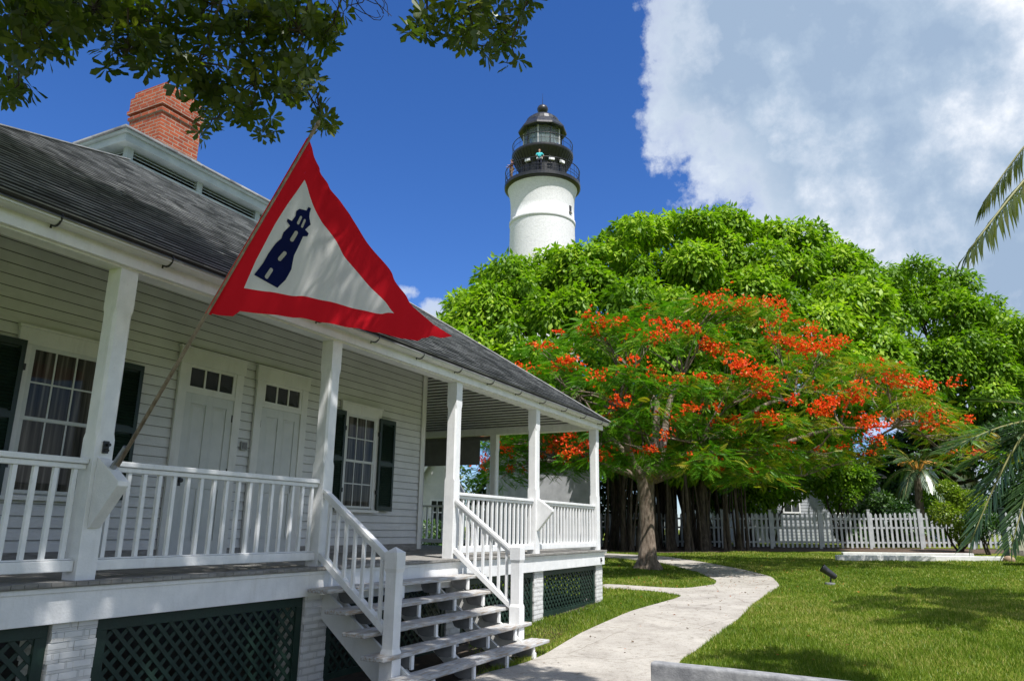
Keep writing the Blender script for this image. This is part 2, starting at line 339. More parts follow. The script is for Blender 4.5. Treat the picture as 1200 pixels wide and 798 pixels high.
# ------------------------------------------------------------------ ground
def gz(x,y):
    x=np.asarray(x,float); y=np.asarray(y,float)
    a=np.where(x<14,np.maximum(-.12,.03*(x-14)),np.minimum(.024*(x-14),1.0))
    return a+np.clip(-(y+3)*.006,0,.1)*np.clip((x-14)/10,0,1)
def gp(px,py):
    w=ray(px,py); t=.5
    while t<400:
        p=CAM+w*t
        if p.z<gz(p.x,p.y): return p
        t+=.03
    return p
xs=np.concatenate([[-400,-150,-60],np.arange(-30,70,1.0),[80,110,180,400,900,1500]])
ys=np.concatenate([[-1200,-400,-150,-60],np.arange(-40,60,2.0),[80,150,400,1200]])
X_,Y_=np.meshgrid(xs,ys,indexing='ij'); Z_=gz(X_,Y_)
gm=MB(); nx,ny=len(xs),len(ys)
gm.v=[tuple(v) for v in np.stack([X_,Y_,Z_],-1).reshape(-1,3)]
gm.f=[(i*ny+j,(i+1)*ny+j,(i+1)*ny+j+1,i*ny+j+1) for i in range(nx-1) for j in range(ny-1)]; gm.m=[0]*len(gm.f)
def lawn_mat():
    m_,t,p=new_mat('lawn_soil_and_turf'); p.inputs['Roughness'].default_value=.95; p.inputs['Specular IOR Level'].default_value=.1
    tcx=N(t,'ShaderNodeTexCoord')
    n=N(t,'ShaderNodeTexNoise'); n.inputs['Scale'].default_value=.5; n.inputs['Detail'].default_value=8; n.inputs['Roughness'].default_value=.7; L(t,tcx.outputs['Object'],n.inputs['Vector'])
    n2=N(t,'ShaderNodeTexNoise'); n2.inputs['Scale'].default_value=35; n2.inputs['Detail'].default_value=4; L(t,tcx.outputs['Object'],n2.inputs['Vector'])
    c=ramp(t,n.outputs[0],[(.35,(.10,.15,.018)),(.55,(.17,.21,.025)),(.7,(.28,.27,.07))])
    c=mixc(t,.6,c,ramp(t,n2.outputs[0],[(.3,(.30,.30,.30)),(.7,(1.15,1.15,1.05))]),'MULTIPLY')
    L(t,c,p.inputs['Base Color']); b=N(t,'ShaderNodeBump'); b.inputs['Distance'].default_value=.03; L(t,n2.outputs[0],b.inputs['Height']); L(t,b.outputs[0],p.inputs['Normal'])
    return m_
go=gm.build('ground',lawn_mat(),smooth=True,recalc=False); go['kind']='structure'
PL=[(440,850),(560,800),(628,771),(680,742),(740,716),(790,702),(800,698),(760,692),(706,690)]
PI=[(706,684),(800,690),(838,685),(840,680),(815,670),(770,659),(706,653)]
PR=[(706,648),(780,652),(820,658),(870,667),(905,676),(915,687),(890,702),(860,730),(820,760),(795,775),(735,798)]
pl=[gp(*q) for q in PL]; pi_=[gp(*q) for q in PI]; pr=[gp(*q) for q in PR]
poly=[Vector((4.5,-1.28,0)),Vector((8.0,-1.28,0)),Vector((9.1,-1.45,0))]+[p for p in pl[3:]]+pi_+pr[:-1]+[Vector((8.4,-3.6,0)),Vector((8.3,-6,0)),Vector((1,-7,0)),Vector((1,-1.28,0))]
def smoothpoly(ps):
    out=[]; n=len(ps)
    for i in range(n):
        a,b,c=ps[i-1],ps[i],ps[(i+1)%n]
        if (b-a).length>3 or (c-b).length>3: 
            la=min(.35,.8/max((b-a).length,.1)); lb=min(.35,.8/max((c-b).length,.1))
        else: la=lb=.25
        out+= [b.lerp(a,la), b.lerp(a,la*.4).lerp(b.lerp(c,lb*.4),.5), b.lerp(c,lb)]
    return out
poly=smoothpoly(poly)
import bmesh
def sheet(name,poly,mat_,dz,skirt=.0):
    bm=bmesh.new(); vs_=[bm.verts.new((p.x,p.y,0)) for p in poly]; fc=bm.faces.new(vs_)
    bmesh.ops.triangulate(bm,faces=[fc])
    # cut by grid lines so that it follows the ground
    for x in np.arange(0,50,1.0):
        bmesh.ops.bisect_plane(bm,geom=bm.verts[:]+bm.edges[:]+bm.faces[:],plane_co=(x,0,0),plane_no=(1,0,0))
    for v in bm.verts: v.co.z=float(gz(v.co.x,v.co.y))+dz
    bmesh.ops.recalc_face_normals(bm,faces=bm.faces)
    if skirt:
        bd=[e for e in bm.edges if e.is_boundary]
        r=bmesh.ops.extrude_edge_only(bm,edges=bd)
        for v in [g_ for g_ in r['geom'] if isinstance(g_,bmesh.types.BMVert)]: v.co.z-=skirt
    me=bpy.data.meshes.new(name); bm.to_mesh(me); bm.free(); me.materials.append(mat_)
    o=bpy.data.objects.new(name,me); col.objects.link(o); return o
def path_mat():
    m_,t,p=new_mat('worn_concrete_path'); p.inputs['Roughness'].default_value=.9; p.inputs['Specular IOR Level'].default_value=.2
    tcx=N(t,'ShaderNodeTexCoord')
    n=N(t,'ShaderNodeTexNoise'); n.inputs['Scale'].default_value=1.2; n.inputs['Detail'].default_value=9; n.inputs['Roughness'].default_value=.65; L(t,tcx.outputs['Object'],n.inputs['Vector'])
    n2=N(t,'ShaderNodeTexNoise'); n2.inputs['Scale'].default_value=70; n2.inputs['Detail'].default_value=3; L(t,tcx.outputs['Object'],n2.inputs['Vector'])
    c=ramp(t,n.outputs[0],[(.3,(.26,.24,.21)),(.42,(.36,.335,.295)),(.55,(.41,.385,.34)),(.7,(.47,.44,.39))])
    c=mixc(t,.5,c,ramp(t,n2.outputs[0],[(.35,(.6,.6,.6)),(.6,(1.08,1.08,1.08))]),'MULTIPLY')
    v=N(t,'ShaderNodeTexVoronoi',feature='DISTANCE_TO_EDGE'); v.inputs['Scale'].default_value=.55
    n3=N(t,'ShaderNodeTexNoise'); n3.inputs['Scale'].default_value=2.5; n3.inputs['Detail'].default_value=6; L(t,tcx.outputs['Object'],n3.inputs['Vector'])
    L(t,mixc(t,.12,tcx.outputs['Object'],n3.outputs['Color']),v.inputs['Vector'])
    cr=ramp(t,v.outputs['Distance'],[(.0,(.45,.42,.38)),(.006,(1,1,1))]); c=mixc(t,.8,c,cr,'MULTIPLY')
    n4=N(t,'ShaderNodeTexNoise'); n4.inputs['Scale'].default_value=9; n4.inputs['Detail'].default_value=7; n4.inputs['Roughness'].default_value=.75; L(t,tcx.outputs['Object'],n4.inputs['Vector'])
    c=mixc(t,.75,c,ramp(t,n4.outputs[0],[(.34,(.55,.52,.47)),(.48,(1,1,1))]),'MULTIPLY')
    L(t,c,p.inputs['Base Color']); b=N(t,'ShaderNodeBump'); b.inputs['Distance'].default_value=.006; b.inputs['Strength'].default_value=.7; L(t,n2.outputs[0],b.inputs['Height']); L(t,b.outputs[0],p.inputs['Normal'])
    return m_
po=sheet('path',poly,path_mat(),.012,.03); po['kind']='structure'
# bare earth under the banyan and fence
def inpoly(x,y,P):
    c=np.zeros(x.shape,bool); n=len(P)
    for i in range(n):
        x1,y1=P[i].x,P[i].y; x2,y2=P[i-1].x,P[i-1].y
        c^=((y1>y)!=(y2>y))&(x<(x2-x1)*(y-y1)/((y2-y1) or 1e-9)+x1)
    return c
earth_pts=[Vector(q) for q in [(33.4,9.5,0),(33.6,7.0,0),(34.3,4.2,0),(35.6,2.2,0),(38.2,.2,0),(40,-3,0),(40.4,-9,0),(42.4,-12,0),(45.5,-11,0),(44.5,0,0),(42.4,9,0),(38,12,0)]]
earth=sheet('earth_bed',smoothpoly(earth_pts),mat('leaf_litter_earth',(.045,.03,.02),.95,(.13,.085,.055),12,.8,50),.006); earth['kind']='structure'

e2=sheet('earth_bed',[Vector(q) for q in [(-1,-.9,0),(6.4,-.9,0),(6.45,-1.27,0),(9.85,-1.27,0),(9.9,-.15,0),(15.7,-.08,0),(15.7,11,0),(-1,11,0)]],mat('dark_house_soil',(.035,.027,.02),.95,(.085,.065,.045),12,.8,50),.004); e2['kind']='structure'
# grass blades
def grass(n,x0,x1,y0,y1,dmin,seed):
    r=np.random.default_rng(seed)
    # sample by distance so that density falls off as in view
    pts=[]
    az0=r.uniform(-.32,.62,n*3); d=dmin*np.exp(r.uniform(0,math.log(38/dmin),n*3))
    a=az0-.1
    x=d*np.cos(a); y=-5.8+d*np.sin(a)
    k=(x>x0)&(x<x1)&(y>y0)&(y<y1); x,y=x[k],y[k]
    k=~inpoly(x,y,poly)&~inpoly(x,y,earth_pts); x,y=x[k],y[k]
    k=~((x<15.7)&(y>-.06)&(y<12)); x,y=x[k],y[k]; k=~((x<9.9)&(y>-1.3)&(rng.random(len(x))<.93)); x,y=x[k],y[k]
    k=~((x<8.45)&(y<-2.9)); x,y=x[k],y[k]
    x,y=x[:n],y[:n]; d=np.hypot(x,y+5.8); m_=len(x)
    h=.035+.035*r.random(m_); h*=1+.35*np.sin(x*1.7+np.sin(y*2.1)*2); w=.0022*np.maximum(1.3,d*.22)
    z=gz(x,y); b=np.stack([x,y,z],-1); ang=r.uniform(0,2*math.pi,m_); lean=r.uniform(.1,.8,m_)
    t=b+np.stack([np.cos(ang)*lean*h,np.sin(ang)*lean*h,h*1.0],-1)
    a2=r.uniform(0,2*math.pi,m_); s_=np.stack([np.cos(a2)*w,np.sin(a2)*w,0*w],-1)
    rn=np.clip(.40+.30*r.normal(size=m_)+.10*np.sin(x*4.1+2*np.sin(y*3.3))+.24*np.sin(x*.55+1.3*np.sin(y*.6))*np.cos(y*.8-x*.2),0,1)
    V=np.stack([b-s_,b+s_,t],1); return V,rn
V,rn=grass(420000,7,46,-16,14,7.5,3)
gr=quads_mesh('lawn_grass',V,3,M['grass'],None,rn); setp(gr,'short green lawn grass on both sides of the curving path','grass',kind='stuff')

# ------------------------------------------------------------------ the house
F=1.10                                   # porch floor
house=thing('keepers_house','white clapboard keeper\'s house with a raised wrap-around porch and dark green shutters','house',(8,5,0))
HX0,HX1,HY0,HY1=2.9,12.25,2.4,10.6       # wall box
EX0,EX1,EY0,EY1,EZ=.4,16.0,-.2,13.2,3.87 # eaves
def siding(x0,y0,x1,y1,z0,z1,nout,mb,step=.125):
    """lapped boards on a wall between two plan points, nout outward"""
    n=int((z1-z0)/step)+1
    a=Vector((x0,y0,0)); b=Vector((x1,y1,0)); o=Vector(nout)
    for i in range(n):
        za=z0+i*step; zb=min(za+step,z1)
        if zb-za<.01: break
        p=[a+o*.022+Vector((0,0,za)),b+o*.022+Vector((0,0,za)),b+o*.004+Vector((0,0,zb)),a+o*.004+Vector((0,0,zb)),
           a+o*.002+Vector((0,0,za)),b+o*.002+Vector((0,0,za))]
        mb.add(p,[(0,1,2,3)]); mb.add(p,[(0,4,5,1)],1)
        q=[a+o*.0225+Vector((0,0,za)),b+o*.0225+Vector((0,0,za)),b+o*.0222+Vector((0,0,za+.005)),a+o*.0222+Vector((0,0,za+.005))]; mb.add(q,[(0,1,2,3)],1)  # thin dark strip: lap shadow painted along the board's lower edge
w=MB()
siding(HX0,HY0,HX1,HY0,F+.0,5.3,(0,-1,0),w); siding(HX1,HY0,HX1,HY1,F,5.3,(1,0,0),w)
siding(HX0,HY1,HX1,HY1,F,5.3,(0,1,0),w); siding(HX0,HY0,HX0,HY1,F,5.3,(-1,0,0),w)
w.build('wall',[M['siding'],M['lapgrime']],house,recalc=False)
w=MB(); w.box(HX0,HX1,HY0,HY1,.5,5.28); w.build('wall_core',M['trim'],house)
for (x,y) in ((HX1,HY0),(HX0,HY0),(HX1,HY1)):
    w=MB(); sx=1 if x>5 else -1; sy=-1 if y<5 else 1
    w.box(x-sx*.10,x+sx*.035,y+sy*.024,y+sy*.045,F+.03,5.2); w.box(x+sx*.024,x+sx*.045,y+sy*.045,y-sy*.10,F+.03,5.2)
    w.build('corner_board',M['trim'],house)
w=MB(); w.box(HX0,HX1+.03,HY0-.034,HY0-.024,F+.005,F+.13); w.box(HX1+.024,HX1+.034,HY0,HY1,F+.005,F+.13)
w.build('baseboard',M['deck'],house)
# porch deck : boards
w=MB(); x=EX0+.2
w.box(.9,15.85,-.115,2.38,F-.035,F); w.box(HX1,15.85,2.38,9.0,F-.035,F-.0005)
o=w.build('porch_floor',M['deck'],house)
w=MB()
x=.9
while x<15.84:
    w.box(x+.002,min(x+.094,15.848),-.125,-.112,F-.03+.004*rng.random(),F+.001+.003*rng.random()); x+=.097
w.build('floor_board_edge',M['deck'],house)
def noised(z): return z
w=MB(); w.box(.95,15.82,-.075,-.025,F-.30,F-.037); w.box(15.77,15.818,-.024,9.0,F-.30,F-.037)
w.box(.95,15.9,-.09,-.0755,F-.075,F-.038)
w.build('rim_beam',M['white'],house,bevel=.004)
w=MB(); w.box(15.55,15.60,-.094,-.077,.86,.94); w.box(15.56,15.61,-.10,-.094,.87,.90)
w.build('wall_hook',M['black'],house)
# piers
def pier(x0,x1,y0=-.02,y1=.34):
    w=MB(); r=random.Random(int(x0*100)); w.box(x0+.012,x1-.012,y0+.010,y1-.01,-.3,.79)
    z=-.3; k=0
    while z<.795:
        j=[r.uniform(-.008,.008) for _ in range(4)]
        zt_=min(z+.071,.797); xx=x0+j[0]; xe=x1+j[1]; first=.1 if k%2 else .205
        while xx<xe-.02:
            xn=min(xx+first,xe); xn=xe if xe-xn<.04 else xn; first=.205
            w.box(xx,xn-.003,y0+r.uniform(-.003,.003),y1,z+.0005,zt_); xx=xn
        z+=.0735; k+=1
    return w
PX=[1.1,3.93,6.70,9.62,12.53,15.62]
for i,x in enumerate(PX):
    pier(x-.19,x+.19).build('brick_pier',M['wbrick'],house,bevel=.003)
pier(15.43,15.80,4.3,4.7).build('brick_pier',M['wbrick'],house,bevel=.003)
# lattice panels
def lattice(a,b,z0,z1,nout,name='lattice_panel'):
    a=Vector(a);b=Vector(b); n=Vector(nout); d=(b-a); Lw=d.length; d.normalize(); H=z1-z0
    def P(u,v,t): return a+d*u+Vector((0,0,z0+v))+n*t
    fr=MB(); k=.09
    for (u0,u1,v0,v1) in ((0,Lw,0,k),(0,Lw,H-k,H),(0,k,k,H-k),(Lw-k,Lw,k,H-k)):
        fr.prism([(u0,v0),(u1,v0),(u1,v1),(u0,v1)],P,.0,.035)
    sp=.098; sw=.036; sl_=MB()
    def clip(poly_,lo,hi,ax):
        for s_,lim in ((1,lo),(-1,hi)):
            out=[]
            for i in range(len(poly_)):
                p,q=poly_[i-1],poly_[i]; ip=s_*(p[ax]-lim)>=0; iq=s_*(q[ax]-lim)>=0
                if ip!=iq:
                    t=(lim-p[ax])/(q[ax]-p[ax]); out.append(tuple(p[j]+t*(q[j]-p[j]) for j in (0,1)))
                if iq: out.append(q)
            poly_=out
            if len(poly_)<3: return []
        return poly_
    for sgn,t0 in ((1,.004),(-1,.013)):
        c=-H-Lw
        while c<Lw+H:
            hw=sw/2*1.414
            pp=[(c-hw-5,-5*sgn),(c+hw-5,-5*sgn),(c+hw+5,5*sgn),(c-hw+5,5*sgn)]
            pp=clip(clip(pp,.05,Lw-.05,0),.05,H-.05,1)
            if pp: sl_.prism(pp,P,t0,t0+.009)
            c+=sp*1.414
    f_=fr.build(name,M['lattice'],house,bevel=.003); sl_.build('lattice_slats',M['lattice'],f_)
for i in range(5): lattice((PX[i]+.2,.04,0),(PX[i+1]-.2,.04,0),-.14 if i<3 else (-.06 if i==3 else -.01),.79,(0,-1,0))
lattice((15.74,.36,0),(15.74,4.28,0),-.01,.79,(1,0,0))
# columns: square, chamfered between the rail and the capital
def column(x,y,h=2.60,wd_=.17):
    w=MB(); a=wd_/2; z0=F
    def ring(c,z): 
        return [( a-c,-a,z),( a,-a+c,z),( a,a-c,z),( a-c,a,z),(-a+c,a,z),(-a,a-c,z),(-a,-a+c,z),(-a+c,-a,z)]
    zs=[(0,.003),(1.12,.003),(1.17,.022),(2.20,.022),(2.25,.003),(h,.003)]
    for k,(z,c) in enumerate(zs): w.v+=[(x+p[0],y+p[1],z0+p[2]) for p in ring(c,z)]
    for k in range(len(zs)-1):
        for j in range(8): w.f.append((8*k+j,8*k+(j+1)%8,8*k+8+(j+1)%8,8*k+8+j)); w.m.append(0)
    w.f.append(tuple(range(8))); w.f.append(tuple(8*(len(zs)-1)+j for j in range(8))); w.m+=[0,0]
    return w.build('porch_column',M['white'],house,loc=(x,y,F))
CX=[1.1,3.96,6.76,9.64,12.52,15.69]
col0=column(CX[0],.085)
copies(col0,[(x,.085,F) for x in CX[1:]]+[(15.69,2.62,F),(15.69,5.2,F),(15.69,7.8,F),(1.1,8.9,F)],house)
# porch beam and eaves
w=MB(); w.box(.95,15.79,.0,.17,3.70,3.86); w.box(15.6,15.79,.17,9.0,3.70,3.86)
w.build('porch_beam',M['white'],house,bevel=.004)
w=MB(); w.box(.7,15.93,-.05,-.003,3.715,3.90); w.box(15.80,15.93,-.003,9.2,3.74,3.88)
w.build('fascia',M['white'],house,bevel=.003)
w=MB(); w.box(.95,15.60,.171,.185,3.715,3.725); w.build('screen_track',M['black'],house)  # black strip painted in for the shadow gap below the beam
# gutter : half round
def gutter(a,b,outv,name='gutter'):
    a=Vector(a);b=Vector(b);o=Vector(outv); w=MB(); n=10; r=.062
    pr_=[]
    for rr in (r,r-.004):
        for k in range(n+1):
            t=math.pi*k/n; pr_.append((math.cos(t)*rr,-math.sin(t)*rr))
    outer=pr_[:n+1]; inner=pr_[n+1:][::-1]; ply=outer+inner
    d=(b-a)
    N_=len(ply); base=len(w.v)
    for p in (a,b): w.v+=[tuple(p+o*u+Vector((0,0,v))) for u,v in ply]
    for k in range(N_): w.f.append((k,(k+1)%N_,N_+(k+1)%N_,N_+k)); w.m.append(0)
    # end caps
    w.add([tuple(b+o*u+Vector((0,0,v))) for u,v in outer],[tuple(range(n+1))]); w.add([tuple(a+o*u+Vector((0,0,v))) for u,v in outer],[tuple(range(n+1))])
    return w.build(name,M['gutter'],house,smooth=False)
gu=gutter((.6,-.115,3.875),(15.98,-.115,3.875),(0,-1,0))
for p in gu.data.polygons: p.use_smooth=len(p.vertices)==4
w=MB(); pts=[Vector((3.2,-.05,3.80))]+[Vector((3.2,-.115-math.cos(t)*.068,3.875-math.sin(t)*.068)) for t in np.linspace(2.6,-.35,8)]
w.tube(pts,.009,6); b0=w.build('gutter_bracket',M['black'],gu,loc=(3.2,-.1,3.8))
copies(b0,[(3.2+1.03*i,-.1,3.8) for i in range(-2,13) if i!=0],gu)
for x in (4.3,8.5,12.6):
    w=MB(); w.tube([(x,-.115,3.875),(x+.05,-.115,3.875)],[.0655,.0655],16,cap=False)
    ww=MB(); 
    for k in range(16):
        t0,t1=math.pi*k/16,math.pi*(k+1)/16
        ww.add([(xx,-.115-math.cos(t)*.066,3.875-math.sin(t)*.066) for xx,t in ((x,t0),(x+.05,t0),(x+.05,t1),(x,t1))],[(0,1,2,3)])
    ww.build('gutter_joint',M['gutter'],gu)
# porch ceiling boards (sloping, running to the wall)
def ceil():
    w=MB()
    # front slope : boards parallel to the front (X), rise towards the wall
    n=18
    for i in range(n):
        y0=.17+(2.4-.17)*i/n; y1=.17+(2.4-.17)*(i+1)/n; z0=3.84+.46*(y0-.17); z1=3.84+.46*(y1-.17)
        xr0=15.6-(15.6-12.25)*(i/n); xr1=15.6-(15.6-12.25)*((i+1)/n)
        w.add([(.95,y0,z0),(xr0,y0,z0),(xr1,y1-.012,z1),(.95,y1-.012,z1)],[(0,1,2,3)]); w.add([(.95,y1-.012,z1),(xr1,y1-.012,z1),(xr1,y1,z1+.03),(.95,y1,z1+.03)],[(0,1,2,3)])
    n=26
    for i in range(n):   # end slope : boards parallel to Y
        a=i/n;b=(i+1)/n; x0=15.6-3.35*a; x1=15.6-3.35*b; z0=3.84+1.03*a; z1=3.84+1.03*b
        ya=.17+2.23*a; yb=.17+2.23*b
        w.add([(x0,ya,z0),(x0,9,z0),(x1,9,z1-.035),(x1,yb,z1-.035)],[(0,1,2,3)]); w.add([(x1,yb,z1),(x1,9,z1),(x1,9,z1-.035),(x1,yb,z1-.035)],[(0,1,2,3)],1)  # board steps coloured dark to draw their shade lines
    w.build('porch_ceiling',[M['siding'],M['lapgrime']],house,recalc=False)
ceil()
# roof : stepped shingle courses on four slopes
TX0,TX1,TY0,TY1=7.0,13.2,5.0,8.0
TZ=EZ+.67*(TY0-EY0)
# ridge point where the right hip meets the top
def roof():
    w=MB(); n=47
    E0=[(EX0,EY0),(EX1,EY0),(EX1,EY1),(EX0,EY1)]; T0=[(TX0,TY0),(TX1-.4,TY0),(TX1-.4,TY1),(TX0,TY1)]
    for i in range(n):
        a=i/n; b=min((i+1)/n+.006,1)
        for k in range(4):
            e0,e1=E0[k],E0[(k+1)%4]; t0,t1=T0[k],T0[(k+1)%4]
            def pt(e,t,s,dz): return (e[0]+(t[0]-e[0])*s,e[1]+(t[1]-e[1])*s,EZ+(TZ-EZ)*s+dz)
            j=.0+.004*rng.random()
            p=[pt(e0,t0,a,.046+j),pt(e1,t1,a,.046+j),pt(e1,t1,b,.006),pt(e0,t0,b,.006),pt(e0,t0,a+.006,.0),pt(e1,t1,a+.006,.0),pt(e0,t0,a+.0015,.032+j),pt(e1,t1,a+.0015,.032+j)]
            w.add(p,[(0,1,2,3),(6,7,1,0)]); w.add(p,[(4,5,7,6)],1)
    w.add([(x,y,EZ-.01) for x,y in E0]+[(x,y,TZ-.02) for x,y in T0],[(k,(k+1)%4,4+(k+1)%4,4+k) for k in range(4)])
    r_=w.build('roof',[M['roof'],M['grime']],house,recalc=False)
    for k in range(4):
        e,t=E0[k],T0[k]; h=MB()
        a=Vector((e[0],e[1],EZ+.035)); b=Vector((t[0],t[1],TZ+.035)); h.bar(a,b,.16,.012)
        h.build('hip_cap',M['ridge'],r_)
    return r_
roof_o=roof()
w=MB(); w.box(EX0+.02,EX1-.02,EY0+.02,EY0+.15,EZ-.03,EZ-.012); w.build('eave_soffit',M['trim'],roof_o)
# roof monitor with louvres
mon=None
def monitor():
    w=MB(); zx=TZ; x0,x1,y0,y1=TX0,TX1-.4,TY0,TY1
    w.box(x0+.25,x1-.25,y0+.25,y1-.25,zx-.1,zx+.38); m_=w.build('roof_monitor',M['black'],house)
    s=MB(); s.box(x0-.02,x1+.02,y0-.03,y0+.09,zx-.03,zx+.05); s.box(x0-.02,x0+.09,y0+.09,y1,zx-.03,zx+.05); s.build('sill',M['palebluetrim'],m_)
    nx_=4
    for i in range(nx_+1):
        xx=x0+(x1-x0-.12)*i/nx_; p=MB(); p.box(xx,xx+.12,y0,y0+.10,zx+.05,zx+.26); p.build('post',M['palebluetrim'],m_)
    lv=MB()
    for j in range(3):
        z=zx+.065+j*.06
        lv.add([(x0+.1,y0+.02,z),(x1-.1,y0+.02,z),(x1-.1,y0+.10,z+.045),(x0+.1,y0+.10,z+.045),(x0+.1,y0+.02,z+.012),(x1-.1,y0+.02,z+.012),(x1-.1,y0+.10,z+.06),(x0+.1,y0+.10,z+.06)],[(0,1,2,3),(4,5,6,7),(0,4,5,1),(3,2,6,7)])
        lv.add([(x0+.02,y0+.1,z),(x0+.02,y1-.1,z),(x0+.10,y1-.1,z+.045),(x0+.10,y0+.1,z+.045),(x0+.02,y0+.1,z+.012),(x0+.02,y1-.1,z+.012),(x0+.10,y1-.1,z+.06),(x0+.10,y0+.1,z+.06)],[(0,1,2,3),(4,5,6,7),(0,4,5,1),(3,2,6,7)])
    lv.build('louvre',M['palebluetrim'],m_)
    # boxed eave
    e=MB(); e.box(x0-.16,x1+.16,y0-.16,y1+.16,zx+.26,zx+.40); e.build('boxed_eave',M['palebluetrim'],m_,bevel=.004)
    e=MB(); e.box(x0-.21,x1+.21,y0-.21,y1+.21,zx+.402,zx+.45); e.build('crown_moulding',M['palebluetrim'],m_,bevel=.004)
    t=MB(); c=.25; xm0=x0+1.2; xm1=x1-1.2; ym=(y0+y1)/2
    A=[(x0-c,y0-c,zx+.455),(x1+c,y0-c,zx+.455),(x1+c,y1+c,zx+.455),(x0-c,y1+c,zx+.455)]; B_=[(x,y,z+.03) for x,y,z in A]; r0=(xm0,ym,zx+.85); r1=(xm1,ym,zx+.85)
    t.add(A+B_+[r0,r1],[(3,2,1,0),(0,1,5,4),(1,2,6,5),(2,3,7,6),(3,0,4,7),(4,5,9,8),(6,7,8,9),(5,6,9),(7,4,8)]); t.build('monitor_roof',M['roof'],m_)
    return m_
mon=monitor()
# chimney through the monitor roof
def chimney():
    w=MB(); x0,y0=8.22,6.0; x1,y1=9.12,6.95; z=8.5
    w.box(x0,x1,y0,y1,z-.2,z+.73)
    w.box(x0-.03,x1+.03,y0-.03,y1+.03,z+.73,z+.80); w.box(x0+.0,x1,y0,y1,z+.80,z+.86)
    w.box(x0-.05,x1+.05,y0-.05,y1+.05,z+.86,z+.93); w.box(x0-.025,x1+.025,y0-.025,y1+.025,z+.93,z+1.22); w.box(x0+.02,x1-.02,y0+.02,y1-.02,z+1.22,z+1.37)
    c=w.build('chimney',M['brick'],roof_o,bevel=.004)
    f_=MB(); f_.box(x0-.05,x1+.05,y0-.05,y1+.05,z-.5,z+.07); f_.build('chimney_flashing',M['cement'],c)
chimney()
# windows
def window(x0,x1,z0,z1,rows,label=None,shw=.46):
    y=HY0-.024
    w=MB(); cw=.11
    w.box(x0-cw,x0,y-.035,y,z0-.02,z1); w.box(x1,x1+cw,y-.035,y,z0-.02,z1); w.box(x0-cw-.04,x1+cw+.04,y-.045,y,z1,z1+.17); w.box(x0-cw-.06,x1+cw+.06,y-.062,y,z1+.17,z1+.20)
    fr=w.build('window',M['trim'],house,bevel=.003,label=label)
    s=MB(); s.box(x0-cw-.05,x1+cw+.05,y-.075,y,z0-.07,z0-.021); s.build('sill',M['trim'],fr,bevel=.003)
    zm=(z0+z1)/2
    for (za,zb,yy) in ((zm-.02,z1,-.022),(z0,zm+.02,-.010)):
        q=MB(); t=.045; nc=3; 
        q.box(x0,x0+t,y+yy-.012,y+yy,za,zb); q.box(x1-t,x1,y+yy-.012,y+yy,za,zb); q.box(x0+t,x1-t,y+yy-.012,y+yy,za,za+t*.8); q.box(x0+t,x1-t,y+yy-.012,y+yy,zb-t,zb)
        for i in range(1,nc):
            xx=x0+t+(x1-x0-2*t)*i/nc; q.box(xx-.009,xx+.009,y+yy-.010,y+yy,za+t*.8,zb-t)
        for j in range(1,rows):
            zz=za+t+(zb-za-2*t)*j/rows
            for i in range(nc):
                xa=x0+t+(x1-x0-2*t)*i/nc; xb=x0+t+(x1-x0-2*t)*(i+1)/nc
                q.box(xa+(.009 if i else 0),xb-(.009 if i<nc-1 else 0),y+yy-.010,y+yy,zz-.009,zz+.009)
        sa=q.build('sash',M['door'],fr)
        gl=MB(); gl.box(x0+t,x1-t,y+yy-.003,y+yy+.002,za+t*.8,zb-t); gl.build('glass_pane',M['pane'],fr)
    # shutters
    for sx in (0,1):
        xa=(x0-.02-shw) if sx==0 else (x1+.02); xb=xa+shw; ys=y-.085; s=MB()
        if sx==0: xa-=.06;xb-=.06
        else: xa+=.06;xb+=.06
        f_=.05
        for q_ in ((xa,xa+f_,z0-.03,z1+.02),(xb-f_,xb,z0-.03,z1+.02),(xa+f_,xb-f_,z0-.03,z0+.05),(xa+f_,xb-f_,z1-.05,z1+.02),(xa+f_,xb-f_,zm-.03,zm+.04)): s.box(q_[0],q_[1],ys,ys+.035,q_[2],q_[3])
        z=z0+.06
        while z<z1-.08:
            if not (zm-.06<z<zm+.04):
                s.add([(xa+f_,ys+.003,z),(xb-f_,ys+.003,z),(xb-f_,ys+.030,z+.034),(xa+f_,ys+.030,z+.034),(xa+f_,ys+.010,z-.002),(xb-f_,ys+.010,z-.002)],[(0,1,2,3),(0,4,5,1)])
            z+=.036
        s.box(xa+f_,xb-f_,ys+.031,ys+.034,z0+.05,z1-.05)
        sh=s.build('shutter',M['shutter'],fr)
        hx=xb if sx==0 else xa-.02
        for hz in (z0+.25,z1-.3): h=MB(); h.box(hx,hx+.02,ys-.006,ys+.04,hz,hz+.07); h.build('hinge',M['black'],sh)
window(4.56,5.36,1.83,3.40,2)
window(9.86,10.66,1.83,3.40,2)
